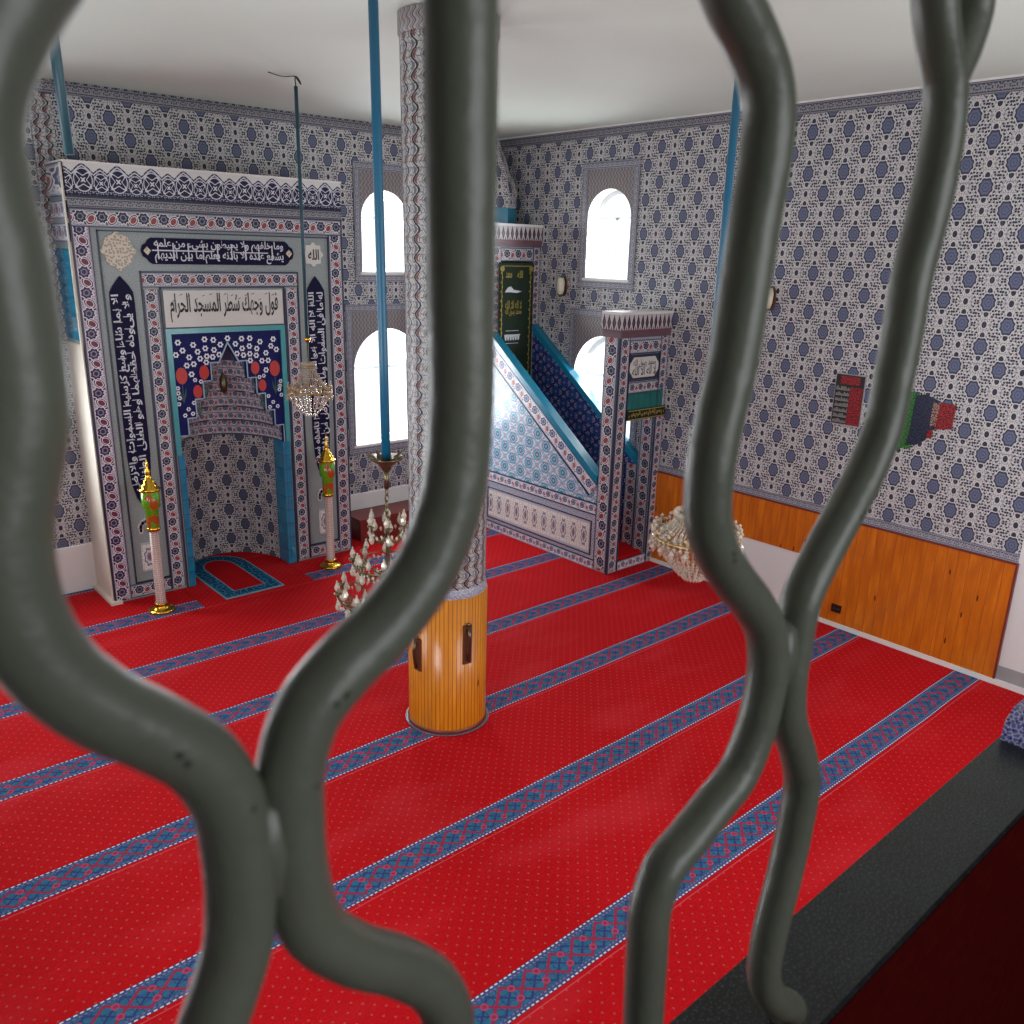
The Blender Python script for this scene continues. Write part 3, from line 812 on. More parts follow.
    # side cartouches
    for a, b, txt in ((2.505, 2.725, ('الا بما شاء وسع كرسيه السموات والارض', 'ولا يىوده حفظهما وهو العلى العظيم')),
                      (4.525, 4.735, ('الله لا اله الا هو الحى القيوم لا تاخذه سنة', 'له ما فى السموات وما فى الارض من ذا الذى'))):
        m = (a+b)/2
        pts = [(m, .96), (a+.055, 1.06), (a+.02, 1.2), (a, 1.5), (a, 2.95), (a+.005, 3.06), (a+.04, 3.12), (m-.03, 3.17), (m, 3.205), (m+.03, 3.17), (b-.04, 3.12), (b-.005, 3.06), (b, 2.95), (b, 1.5), (b-.02, 1.2), (b-.055, 1.06)]
        c = cart(pts[::-1], 'side_cartouche')
        mb = MB()
        for k, tx in enumerate(txt):
            lettering(mb, tx, (a+.108+k*.10, F-.02, 1.14), Z, -X, N, 1.9, .10, .003, bold=.024)
        for k in range(16):
            z = 1.2 + k*.113; mb.slab((a+.012, F-.02, z), X, Z, N, .075, .007, .003)
            mb.slab((a+.10, F-.02, z+.05), X, Z, N, .06, .006, .003)
        mb.build('white_script', 'script_white', c)
        # palmette and small medallion panel below
        mb = MB()
        for k in range(7):
            an = pi/2 + (k-3)*.62; cx, cz = m + .06*cos(an), .74 + .07*sin(an)
            mb.prism([Vector((cx + .026*cos(q*pi/4), F, cz + .036*sin(q*pi/4))) for q in range(8)], (0, -.018, 0))
        pm = mb.build('palmette', 'panel_white', t)
        mb = MB()
        for k in range(7):
            an = pi/2 + (k-3)*.62; cx, cz = m + .06*cos(an), .74 + .07*sin(an)
            mb.prism([Vector((cx + .013*cos(q*pi/4), F-.018, cz + .019*sin(q*pi/4))) for q in range(8)], (0, -.003, 0))
        mb.build('dark_petal_spots', 'navy', pm)
        mb = MB(); mb.slab((m-.075, F, .28), X, Z, N, .15, .30, .017, .9, 1/.3, .02); mb.build('medallion_panel', 'cream_med', t)
    # round medallion with the word, and cream filigree lozenge
    cx, cz = 4.62, 3.43
    pts = [Vector((cx + (.105 + .012*cos(8*k*2*pi/48))*cos(k*2*pi/48), F, cz + (.115 + .012*cos(8*k*2*pi/48))*sin(k*2*pi/48))) for k in range(48)]
    mb = MB(); mb.prism(pts, (0, -.018, 0)); r = mb.build('round_medallion', 'panel_white', t)
    mb = MB(); lettering(mb, 'الله', (cx-.065, F-.018, cz-.055), X, Z, N, .13, .11, .003, bold=.02); mb.build('black_script', 'ink', r)
    cx = 2.625; mb = MB()
    pts = [Vector((cx + (.15 + .012*cos(k*2*pi/5))*(abs(cos(k*pi/20))**1.3*(1 if cos(k*pi/20) >= 0 else -1)), F, cz + (.17 + .012*cos(k*2*pi/5))*(abs(sin(k*pi/20))**1.3*(1 if sin(k*pi/20) >= 0 else -1)))) for k in range(40)]
    mb.prism(pts, (0, -.016, 0)); mb.build('filigree_lozenge', 'filigree', t)
    # turquoise frame round the niche
    mb = MB(); mb.slab((2.985, F, 2.655), X, Z, N, 1.26, .05, .02)
    mb.slab((2.985, F, 1.44), X, Z, N, .052, 1.215, .02); mb.slab((4.193, F, 1.44), X, Z, N, .052, 1.215, .02)
    mb.build('turquoise_frame', 'teal_light', t)
    mb = MB(); mb.box(3.0, 3.065, F-.012, F+.22, 0, 1.44); mb.build('niche_pillar', 'teal', t)
    mb = MB(); mb.box(4.15, 4.24, F-.012, F+.22, 0, 1.44); mb.build('niche_pillar', 'teal', t)
    # spandrel with stepped opening
    cxn = 3.607
    tiers = [(.565, 1.44, 1.625), (.467, 1.625, 1.80), (.372, 1.80, 1.988), (.280, 1.988, 2.164), (.187, 2.164, 2.347)]
    mb = MB()
    xa, xb, zt = 3.03, 4.20, 2.66
    zprev = 1.44
    for hw, z0, z1 in tiers:
        for a, b in ((xa, cxn-hw), (cxn+hw, xb)): mb.box(a, b, F, F+.05, z0, z1)
    zt0 = 2.347
    mb.prism([(xa, F, zt0), (cxn-.094, F, zt0), (cxn, F, 2.535), (cxn, F, zt), (xa, F, zt)], (0, .05, 0))
    mb.prism([(xb, F, zt0), (cxn+.094, F, zt0), (cxn, F, 2.535), (cxn, F, zt), (xb, F, zt)], (0, .05, 0))
    s = mb.build('spandrel', 'spandrel_blue', t)
    mb = MB(); e = .012
    for i, (hw, z0, z1) in enumerate(tiers):
        nx = tiers[i+1][0] if i+1 < len(tiers) else .094
        for sg in (-1, 1):
            a = cxn + sg*hw
            mb.box(min(a, a+sg*e), max(a, a+sg*e), F-.006, F, z0, z1)
            q0, q1 = sorted((cxn+sg*nx, cxn+sg*hw + sg*e)); mb.box(q0, q1, F-.006, F, z1, z1+e)
    for sg in (-1, 1):
        mb.prism([(cxn+sg*.094, F, zt0+e), (cxn+sg*.11, F, zt0+e), (cxn, F, 2.562), (cxn, F, 2.535)], (0, -.006, 0))
    mb.build('pale_step_edging', 'spandrel_edge', s)
    BL=[(3.37,2.59),(3.46,2.58),(3.61,2.59),(3.76,2.58),(3.85,2.58),(3.96,2.54),(4.11,2.56),(3.10,2.57),(3.25,2.54),(3.53,2.53),(3.69,2.53),(3.84,2.50),(4.08,2.49),(4.14,2.45),(3.14,2.49),(3.37,2.50),(3.46,2.48),(3.29,2.47),(3.76,2.48),(3.92,2.47),(3.07,2.45),(3.31,2.40),(3.20,2.42),(3.38,2.42),(3.44,2.41),(3.51,2.43),(3.70,2.43),(3.77,2.41),(3.84,2.42),(3.91,2.40),(4.02,2.42),(3.37,2.36),(3.24,2.35),(3.17,2.34),(3.84,2.35),(3.97,2.34),(4.04,2.34),(3.21,2.25),(3.30,2.17),(3.24,2.19),(3.93,2.17),(4.01,2.24),(3.98,2.18),(3.06,2.12),(3.06,2.07),(3.07,2.02),(3.05,1.96),(3.21,1.96),(3.15,1.90),(3.11,1.84),(3.19,1.85),(4.17,2.11),(4.16,2.06),(4.15,2.02),(4.17,1.96),(4.02,1.96),(4.07,1.89),(4.03,1.84),(4.12,1.84)]
    TU=[(3.11,2.24,.08),(3.34,2.26,.07),(3.26,2.07,.065),(3.89,2.27,.065),(4.11,2.25,.08),(3.96,2.08,.06)]
    mb = MB()
    for a, z in BL:
        r = .034 if z > 2.2 else .025; a = min(max(a, xa+r+.003), xb-r-.003)
        pts = [(a + r*(1 if k % 2 == 0 else .72)*cos(k*pi/6), z + r*(1 if k % 2 == 0 else .72)*sin(k*pi/6)) for k in range(12)]
        inn = [(a + .36*r*cos(k*pi/6), z + .36*r*sin(k*pi/6)) for k in range(12)]
        for k in range(12):
            j = (k+1) % 12
            mb.face([Vector((*q,)) for q in ((pts[k][0], F-.004, pts[k][1]), (pts[j][0], F-.004, pts[j][1]), (inn[j][0], F-.004, inn[j][1]), (inn[k][0], F-.004, inn[k][1]))])
    mb.build('white_blossoms', 'blossom', s)
    for a, z, r in TU:
        mb = MB()
        pts = [(a + r*.72*sin(k*pi/7)*(1 if True else 1), z + r*1.05*cos(k*pi/7)) for k in range(14)]
        mb.prism([Vector((p, F, q)) for p, q in pts], (0, -.004, 0)); mb.build('red_tulip', 'tulip', s)
    mb = MB()
    for a, z, r in TU:
        mb.slab((a-.004, F, z-r-.2), X, Z, N, .008, .2, .002)
        for sg in (-1, 1): mb.prism([Vector((a, F, z-r-.2)), Vector((a+sg*.03, F, z-r-.12)), Vector((a+sg*.035, F, z-r-.04)), Vector((a+sg*.01, F, z-r-.12))], (0, -.002, 0))
    mb.build('stems_and_leaves', 'leaf', s)
    # niche shell: half ellipse in plan, tiers corbel inwards
    def ring(hw, z, n=22):
        dp = .76*hw/.565 if hw > .3 else .76*hw/.565
        return [Vector((cxn - hw*cos(pi*i/n), F+.05 + dp*sin(pi*i/n), z)) for i in range(n+1)]
    mb = MB()
    def wallseg(hw, z0, z1, hw1=None):
        a, b = ring(hw, z0), ring(hw if hw1 is None else hw1, z1); L = 0
        for i in range(len(a)-1):
            l = (a[i+1]-a[i]).length
            mb.face([a[i], a[i+1], b[i+1], b[i]], [(L, z0), (L+l, z0), (L+l, z1), (L, z1)]); L += l
    wallseg(.565, -.001, 1.44)
    mb.build('niche_wall', 'niche_tile', t)
    mb = MB()
    for i, (hw, z0, z1) in enumerate(tiers):
        zm = (z0+z1)/2; ho = hw-.022
        for hh, za, zb in ((hw, z0, zm), (ho, zm, z1)):
            p, q = ring(hh, za), ring(hh, zb); L = 0
            for k in range(len(p)-1):
                l = (p[k+1]-p[k]).length/.092
                mb.face([p[k], p[k+1], q[k+1], q[k]], [(L, 0), (L+l, 0), (L+l, 1), (L, 1)]); L += l
        for sg in (-1, 1): mb.box(min(cxn+sg*hw, cxn+sg*ho), max(cxn+sg*hw, cxn+sg*ho), F+.04, F+.06, zm, z1)
        nx = tiers[i+1][0] if i+1 < len(tiers) else .094
        for ha, hb, zz in ((hw, ho, zm), (ho, nx, z1)):
            p, q = ring(ha, zz), ring(hb, zz)
            for k in range(len(p)-1): mb.face([p[k], p[k+1], q[k+1], q[k]])
    wallseg(.094, 2.347, 2.535, .002)
    mb.build('stalactite_tiers', 'floral_white', t)
    # small scallops on each tier
    dp = MB().lathe([(0, 0), (.014, .01), (.017, .03), (.008, .055), (0, .06)], (0, 0, 0), 6).build('stalactite_drop', 'base_grey', t)
    first = True
    for i, (hw, z0, z1) in enumerate(tiers):
        rg = ring(hw-.03, z1-.06, 16 - 2*i)
        for k in range(1, len(rg)-1):
            o = dp if first else dp.copy()
            if not first: COL.objects.link(o)
            first = False; o.location = rg[k] - t.location
    mb = MB()
    for i, (hw, z0, z1) in enumerate(tiers):
        rg = [p for p in ring(hw-.004, z0)]
        mb.tube(rg, .009, 5)
        rg = [p for p in ring(hw-.004, (z0+z1)/2)]; mb.tube(rg, .006, 5)
    mb.build('tier_mouldings', 'frieze', t)
    mb = MB(); mb.lathe([(0, 0), (.03, .03), (.045, .1), (.03, .17), (.012, .22), (0, .24)], (cxn, F+.18, 1.99), 12)
    mb.tube([(cxn, F+.18, 2.2), (cxn, F+.18, 2.5)], .004, 5); mb.build('niche_lamp', 'bronze', t)
    # side face tiles
    s0 = x0
    mb = MB(); mb.slab((s0, D, 3.885), -Y, Z, -X, D-F, .285, .01, 1, 1/.285); mb.build('side_crest', 'floral_white', t)
    mb = MB(); band(mb, (s0, D, 3.70), -Y, Z, -X, D-F, .15, .012); band(mb, (s0, D, 3.50), -Y, Z, -X, D-F, .16, .012); mb.build('side_borders', 'floral_white', t)
    mb = MB(); mb.slab((s0, D, 2.62), -Y, Z, -X, D-F-.07, .82, .012); mb.build('side_turquoise_tiles', 'teal', t)
    mb = MB(); mb.slab((s0, D, 0), -Y, Z, -X, D-F, 2.58, .01); mb.build('side_plaster', 'cream', t)
    mb = MB(); mb.slab((s0, F+.045, 0), -Y, Z, -X, .045, 4.16, .022); mb.box(s0-.05, s0+.06, F-.05, D, 0, .035); mb.build('corner_bead', 'cream', t)
    return t
mihrab()

# turquoise panel hanging on the wall left of the niche
t = thing('turquoise_hanging', 'bright turquoise banded hanging on the wall left of the tiled niche', 'wall hanging', (1.95, D, 2.5))
mb = MB(); mb.slab((1.80, D-.005, 3.0), X, Z, -Y, .36, .46, .02); mb.slab((1.80, D-.005, 2.55), X, Z, -Y, .36, .12, .02); mb.slab((1.80, D-.005, 2.84), X, Z, -Y, .36, .13, .02)
mb.build('bright_band', 'cyan', t)
mb = MB(); mb.slab((1.80, D-.005, 2.97), X, Z, -Y, .36, .035, .022); mb.slab((1.80, D-.005, 2.80), X, Z, -Y, .36, .045, .022); mb.build('dark_band', 'cyan_dark', t)
mb = MB(); mb.slab((1.80, D-.005, 2.66), X, Z, -Y, .36, .145, .018); mb.build('pale_band', 'cream', t)

# ------------------------------------------------------------------ rug in the niche
t = thing('prayer_rug', 'small red rug with a blue arched border lying in the niche', 'rug', (3.5, 8.5, 0))
def rug_outline(x0, x1, y0, ys, yt, n=12):
    xc, hw = (x0+x1)/2, (x1-x0)/2
    return [(x0, y0)] + [(xc - hw*cos(pi*i/n), ys + (yt-ys)*sin(pi*i/n)) for i in range(n+1)] + [(x1, y0)]
o1 = rug_outline(3.17, 3.79, 8.04, 8.95, 9.33); o2 = rug_outline(3.30, 3.66, 8.17, 8.93, 9.19); o3 = rug_outline(3.155, 3.805, 8.025, 8.95, 9.345); o4 = rug_outline(3.315, 3.645, 8.185, 8.93, 9.175)
def ringmesh(a, b, z):
    mb = MB()
    for i in range(len(a)):
        j = (i+1) % len(a)
        mb.face([(*a[i], z), (*a[j], z), (*b[j], z), (*b[i], z)])
    return mb
mb = MB(); mb.prism([(x, y, .0) for x, y in o3], (0, 0, .008)); mb.build('rug_edge', 'rug_edge', t)
ringmesh(o1, o2, .011).build('rug_border', 'rug_band', t)
mb = MB(); mb.prism([(x, y, .006) for x, y in o4], (0, 0, .006)); mb.build('rug_field', 'rug_red', t)

# ------------------------------------------------------------------ candlesticks
def candlestick():
    loc = Vector((2.549, 8.159, 0))
    t = thing('candlestick', 'tall brass floor candle with green painted top left of the niche', 'candlestick', loc, 'pair of tall candles flanking the niche')
    P = lambda prof: MB().lathe(prof, loc, 20)
    P([(0, 0), (.125, 0), (.13, .012), (.125, .02), (.10, .03), (.07, .04), (.062, .075), (.068, .08), (.06, .09), (0, .09)]).build('base', 'gold', t)
    P([(.052, .085), (.052, .10), (.047, .11), (.043, .86), (0, .86)]).build('shaft', 'shaft', t)
    P([(0, .86), (.056, .86), (.06, .88), (.06, 1.05), (.084, 1.08), (.086, 1.24), (0, 1.24)]).build('painted_glass', 'candle_glass', t)
    b = P([(.086, 1.235), (.10, 1.245), (.10, 1.262), (.07, 1.27), (.074, 1.30), (.05, 1.31), (.052, 1.34), (.034, 1.35), (.018, 1.40), (.028, 1.43), (.008, 1.46), (.016, 1.49), (.005, 1.52), (0, 1.57)]).build('finial', 'gold', t)
    P([(.058, .84), (.064, .85), (.064, .868), (.058, .875)]).build('collar', 'gold', t)
    return t
c1 = candlestick(); c2 = copy_tree(c1); c2.location = (4.495, 8.243, 0)
c2['label'] = 'tall brass floor candle with green painted top right of the niche'

# ------------------------------------------------------------------ column
t = thing('column', 'round hall column with wavy white tiles above golden wood cladding', 'column', (3.575, 4.777, 0))
cc = (3.575, 4.777, 0)
MB().lathe([(.283, 1.08), (.285, 2.0), (.296, 3.4), (.310, 4.78)], cc, 48, True, .283).build('tiled_shaft', 'column_tile', t)
MB().lathe([(.300, .0), (.300, 1.095), (.28, 1.095)], cc, 48).build('wood_cladding', 'wood_col', t)
MB().lathe([(.29, 1.09), (.292, 1.10), (.287, 1.16), (.283, 1.165)], cc, 48).build('tile_ring', 'base_grey', t)
MB().lathe([(.31, 4.77), (.32, 4.78), (.32, 4.895)], cc, 48).build('top_ring', 'wave', t)
def ring_uv(r0, r1, z, n=60):
    mb = MB()
    for i in range(n):
        a, b = 2*pi*i/n, 2*pi*(i+1)/n
        mb.face([(cc[0]+r*cos(q), cc[1]+r*sin(q), z) for r, q in ((r0, a), (r1, a), (r1, b), (r0, b))], [(a*3, 0), (a*3, 1), (b*3, 1), (b*3, 0)])
    return mb
mb = ring_uv(.29, .328, .006); mb.build('carpet_edging', 'frieze_dark', t)
MB().lathe([(.301, .002), (.309, .005), (.309, .03), (.301, .035)], cc, 48).build('red_base_ring', 'redwood', t)
for ang, z0, z1 in ((-8, .50, .76), (-8, 0, 0)):
    pass
def col_slot(px, py, z0, z1):
    d = Vector((px-cc[0], py-cc[1], 0)).normalized(); U = Vector((-d.y, d.x, 0)); o = Vector(cc) + d*.298 - U*.035
    mb = MB(); mb.slab((o.x, o.y, z0), U, Z, d, .07, z1-z0, .012); s = mb.build('hook_plate', 'sconce', t)
    mb = MB(); c = Vector(cc) + d*.325
    mb.tube([c + Vector((0,0,z1-.02)), c + d*.02 + Vector((0,0,z1-.08)), c + d*.015 + Vector((0,0,z0+.12)), c + Vector((0,0,z0+.03))], .012, 6)
    mb.lathe([(0, 0), (.016, .01), (.016, .03), (0, .04)], c + Vector((0,0,z1-.01)), 8)
    mb.build('hook', 'bronze', s)
col_slot(3.277, 4.742, .50, .76); col_slot(3.531, 4.48, .58, .89)

# ------------------------------------------------------------------ minbar
def minbar():
    x0, x1 = 6.84, W; xp = x0+.08; y0, y1, y2 = 6.12, 6.33, 8.28
    sl = .752
    t = thing('minbar', 'tiled pulpit staircase with turquoise handrails against the right wall', 'pulpit', (x0, y0, 0))
    # near parapet
    mb = MB(); mb.prism([(xp, y1, 0), (xp, D-.01, 0), (xp, D-.01, 2.47), (xp, y2, 2.47), (xp, y1, 1.025)], (-.074, 0, 0)); par = mb.build('near_parapet', 'star', t, label='pale blue star-tiled stair side')
    mb = MB(); L = hypot(y2-y1, 1.445); U = Vector((0, y2-y1, 1.445)).normalized(); V = Vector((0, -U.z, U.y))
    band(mb, Vector((x0+.006, y1, 1.025)) - V*.185, U, V, -X, L, .17, .012); mb.build('sloping_border', 'floral_white', par)
    mb = MB(); band(mb, (x0+.006, y1, .66), Y, Z, -X, D-y1-.01, .125, .012); mb.build('middle_border', 'floral_white', par)
    mb = MB(); mb.slab((x0+.006, y1, .115), Y, Z, -X, D-y1-.01, .545, .010); mb.build('lower_field', 'base_grey', par)
    mb = MB(); mb.slab((x0+.006, y1+.08, .185), Y, Z, -X, y2-y1-.12, .37, .014, 1, 1/.37); mb.build('medallion_panel', 'cream_med', par)
    mb = MB(); band(mb, (x0+.006, y1, .0), Y, Z, -X, D-y1-.01, .11, .014); mb.build('base_border', 'floral_white', par)
    mb = MB(); f = .012
    for z in (.655, .785, .11): mb.slab((x0, y1, z), Y, Z, -X, D-y1, f, .010)
    for z in (.16, .565): mb.slab((x0, y1+.05, z), Y, Z, -X, y2-y1-.07, f, .010)
    for y in (y1+.05, y2-.03): mb.slab((x0, y, .16), Y, Z, -X, f, .41, .010)
    mb.slab(Vector((x0, y1, 1.025)) - V*.20, U, V, -X, L, f, .010)
    mb.build('dark_fillets', 'line', par)
    def rail(xa, xb, dz, name='handrail'):
        mb = MB(); mb.prism([(xa, y1-.0, 1.02+dz), (xa, y2, 2.465+dz), (xa, y2, 2.465+dz+.085), (xa, y1, 1.02+dz+.085)], (xb-xa, 0, 0)); r = mb.build(name, 'rail', t)
        mb = MB(); mb.prism([(xa-.012, y1, 1.09+dz), (xa-.012, y2, 2.535+dz), (xa-.012, y2, 2.565+dz), (xa-.012, y1, 1.12+dz)], (xb-xa+.024, 0, 0)); mb.build('rail_lip', 'rail', r)
    rail(x0-.012, xp+.01, .0)
    # far parapet
    mb = MB(); mb.prism([(x1-.09, y1, 0), (x1-.09, y2, 0), (x1-.09, y2, 2.54), (x1-.09, y1, 1.09)], (.088, 0, 0)); mb.build('far_parapet', 'star_navy', t, label='navy star-tiled stair side along the wall')
    rail(x1-.10, x1-.004, .075)
    # steps
    n = 8
    for i in range(n):
        ya = y1 + i*(y2-y1)/n; z = .13 + (i+1)*.17 - .17 + (.0 if i else 0)
        mb = MB(); mb.box(xp+.002, x1-.092, ya if i else y1-.15, y2, z-.17 if i else .0, z); mb.build('step', 'stair_red', t)
    mb = MB(); band(mb, (xp-.0, y0+.002, .0), X, Z, -Y, x1-xp-.09, .115, .006); mb.build('bottom_riser', 'floral_white', t)
    # portal
    z1, zc = 1.99, 2.70
    pm = MB(); pm.box(x0, x0+.165, y0, y1, 0, z1); pm.box(x1-.13, x1, y0, y1, 0, z1); pm.box(x0, x1, y0, y1, z1, zc); po = pm.build('portal', 'base_grey', t)
    mb = MB(); band(mb, (x0+.155, y0, .02), Z, -X, -Y, zc-.05, .145, .01); band(mb, (x1-.002, y0, .02), Z, -X, -Y, zc-.05, .125, .01)
    band(mb, (x0+.165, y0, zc-.21), X, Z, -Y, x1-x0-.30, .145, .01); band(mb, (x0+.165, y0, 2.06), X, Z, -Y, x1-x0-.30, .12, .01)
    band(mb, (x0, y0+.20, .02), Z, -Y, -X, zc-.05, .19, .01)
    band(mb, (x1-.13, y1-.02, .12), Z, -Y, -X, z1-.14, .17, .01)
    band(mb, (x1-.092, y1+.20, .14), Z, -Y, -X, 1.0, .17, .012)
    mb.build('portal_border', 'floral', po)
    mb = MB()
    mb.box(x0-.014, x0+.012, y0-.014, y0+.01, 0, zc); mb.slab((x0+.16, y0, 0), X, Z, -Y, .012, zc-.2, .014); mb.slab((x1-.14, y0, 0), X, Z, -Y, .012, zc-.2, .014)
    for z in (2.19, 2.485, 2.05): mb.slab((x0+.16, y0, z), X, Z, -Y, x1-x0-.3, .012, .014)
    mb.build('dark_fillets', 'line', po)
    mb = MB(); mb.slab((x0+.175, y0, 2.205), X, Z, -Y, x1-x0-.32, .275, .008); mb.build('inscription_field', 'line', po)
    a, b, cz = 7.02, 7.47, 2.34
    pts = [(a+.05, cz-.11), (b-.05, cz-.11), (b-.02, cz-.07), (b+.01, cz-.04), (b+.015, cz), (b+.01, cz+.04), (b-.02, cz+.07), (b-.05, cz+.11), (a+.05, cz+.11), (a+.02, cz+.07), (a-.01, cz+.04), (a-.015, cz), (a-.01, cz-.04), (a+.02, cz-.07)]
    mb = MB(); mb.prism([(p, y0-.008, q) for p, q in pts], (0, -.008, 0)); k = mb.build('portal_cartouche', 'panel_white', po)
    mb = MB(); lettering(mb, 'لا اله الا الله', (a+.03, y0-.016, cz-.085), X, Z, -Y, b-a-.06, .10, .002, bold=.01)
    lettering(mb, 'محمد رسول الله', (a+.04, y0-.016, cz-.0), X, Z, -Y, b-a-.08, .09, .002, bold=.01); mb.build('black_script', 'ink', k)
    mb = MB(); mb.box(x0-.02, x1, y0-.03, y1+.02, zc-.035, zc+.035); mb.build('portal_moulding', 'moulding', po)
    mb = MB(); h = .20
    mb.slab((x0-.03, y0-.035, zc+.035), X, Z, -Y, x1-x0+.03, h, .01, 1, 1/h); mb.slab((x0-.03, y1+.03, zc+.035), -Y, Z, -X, y1-y0+.075, h, .01, 1, 1/h)
    mb.box(x0-.03, x1, y0-.035, y1+.03, zc+.035, zc+.035+h-.002); mb.build('portal_crown', 'crown', po)
    # valance
    mb = MB(); n = 24
    for i in range(n):
        a0, a1 = 7.0+.6*i/n, 7.0+.6*(i+1)/n; w = lambda q: y0-.02-.012*sin(q*60)
        mb.face([(a0, w(a0), 1.88), (a1, w(a1), 1.88), (a1, y0-.012, 2.07), (a0, y0-.012, 2.07)], smooth=True)
    v = mb.build('teal_valance', 'teal_cloth', t)
    mb = MB(); 
    mb.box(6.985, 7.615, y0-.05, y0-.03, 1.77, 1.885); fb = mb.build('black_fringe_band', 'black_cloth', v)
    mb = MB()
    for i in range(17):
        xx = 7.0 + i*.0364; mb.slab((xx, y0-.05, 1.80+.01*(i % 3)), X, Z, -Y, .006, .03, .003)
    lettering(mb, 'بسم الله الرحمن الرحيم', (7.05, y0-.052, 1.80), X, Z, -Y, .5, .07, .003, bold=.01)
    mb.slab((6.99, y0-.05, 1.775), X, Z, -Y, .62, .008, .003); mb.slab((6.99, y0-.05, 1.872), X, Z, -Y, .62, .008, .003); mb.build('gold_embroidery', 'gold_dull', fb)
    # tower
    zt = 3.60
    mb = MB(); mb.box(x0, x0+.16, y2, D-.005, 0, zt); mb.box(x1-.12, x1, y2, D-.005, 0, zt); mb.box(x0, x1, y2, D-.005, 3.40, zt); mb.box(x0, x1, D-.06, D-.005, 0, zt); mb.box(x0+.01, x1, y2+.02, D-.01, 1.2, 1.49)
    tw = mb.build('tower', 'base_grey', t)
    mb = MB(); band(mb, (x0+.155, y2, 1.6), Z, -X, -Y, zt-1.6, .145, .01); band(mb, (x1-.002, y2, 1.6), Z, -X, -Y, zt-1.6, .115, .01)
    band(mb, (x0+.155, y2, zt-.20), X, Z, -Y, x1-x0-.29, .16, .01)
    for yy in (y2+.16, D-.02): band(mb, (x0, yy, 1.2), Z, -Y, -X, zt-1.2, .145, .01)
    mb.build('tower_border', 'floral', tw)
    mb = MB(); mb.box(x0-.02, x1, y2-.03, D-.005, zt-.03, zt+.04); mb.build('tower_moulding', 'moulding', tw)
    mb = MB(); mb.box(x0-.03, x1, y2-.035, D-.005, zt+.04, zt+.235)
    mb.slab((x0-.03, y2-.035, zt+.04), X, Z, -Y, x1-x0+.03, .20, .01, 1, 5); mb.slab((x0-.03, D-.005, zt+.04), -Y, Z, -X, D-y2+.03, .20, .01, 1, 5); mb.build('tower_crown', 'crown', tw)
    MB().lathe([(.27, 3.83), (.27, 4.03), (.0, 4.03)], (7.24, 8.72, 0), 8, False).build('tower_drum', 'rail', tw)
    MB().lathe([(.28, 4.03), (.29, 4.08), (.285, 4.2), (.25, 4.33), (.20, 4.45), (.14, 4.58), (.09, 4.70), (.06, 4.80), (0, 4.86)], (7.24, 8.72, 0), 8, False).build('tower_spire', 'niche_tile', tw)
    # green banner
    a, b = 6.945, 7.53; y = y2-.022
    mb = MB(); n = 16
    for i in range(n):
        p, q = a+(b-a)*i/n, a+(b-a)*(i+1)/n; w = lambda s: y-.006*sin(s*40)
        mb.face([(p, w(p), 1.62), (q, w(q), 1.62), (q, w(q), 3.385), (p, w(p), 3.385)], smooth=True)
    bn = mb.build('green_banner', 'banner', t)
    mb = MB(); yy = y-.008
    for s0 in (a+.05, b-.065): 
        mb.slab((s0, yy, 1.66), X, Z, -Y, .008, 1.68, .003)
        for i in range(30): mb.slab((s0-.018+.02*(i % 2), yy, 1.68+i*.056), X, Z, -Y, .014, .026, .003)
    mb.slab((a+.05, yy, 3.34), X, Z, -Y, b-a-.1, .008, .003)
    for cx, cz in ((a+.055, 3.31), (b-.055, 3.31)): mb.prism([(cx+.035*cos(k*pi/4), yy, cz+.035*sin(k*pi/4)) for k in range(8)], (0, -.003, 0))
    lettering(mb, 'الله', (a+.30, yy, 3.20), X, Z, -Y, .09, .09, .003, bold=.02); lettering(mb, 'محمد', (a+.11, yy, 3.20), X, Z, -Y, .10, .08, .003, bold=.02)
    lettering(mb, 'لا اله الا الله', (a+.11, yy, 2.83), X, Z, -Y, .27, .10, .003, bold=.01); lettering(mb, 'محمد رسول الله', (a+.11, yy, 2.74), X, Z, -Y, .27, .10, .003, bold=.01)
    mb.build('gold_embroidery', 'gold_dull', bn)
    mb = MB()
    pts = [(a+.10, 3.03), (a+.15, 3.09), (a+.20, 3.10), (a+.24, 3.06), (a+.38, 3.04), (a+.30, 3.02), (a+.2, 3.03)]
    mb.prism([(p, yy, q) for p, q in pts], (0, -.003, 0)); mb.build('embroidered_crescent', 'script_white', bn); mb = MB()
    for i in range(6):
        c = a+.13+i*.042; mb.prism([(c-.02, yy, 2.50), (c+.02, yy, 2.50), (c+.012, yy, 2.45), (c, yy, 2.435), (c-.012, yy, 2.45)], (0, -.003, 0))
    mb.slab((a+.11, yy, 2.50), X, Z, -Y, .26, .012, .003); mb.slab((a+.13, yy, 2.555), X, Z, -Y, .21, .006, .003); mb.slab((a+.13, yy, 2.40), X, Z, -Y, .21, .006, .003)
    mb.slab((a+.19, yy, 2.24), X, Z, -Y, .1, .01, .003); mb.slab((a+.22, yy, 2.12), X, Z, -Y, .04, .03, .003)
    mb.build('pale_embroidery', 'script_white', bn)
    return t
minbar()

# ------------------------------------------------------------------ small wall things
t = thing('bench', 'low reddish brown wooden bench against the wall right of the niche', 'bench', (5.9, 8.95, 0))
mb = MB(); mb.box(5.21, 6.74, 8.76, D-.01, 0, .26); mb.build('bench_box', 'redwood', t)
mb = MB(); mb.box(5.19, 6.76, 8.735, D-.006, .26, .29); mb.build('bench_top', 'redwood', t)

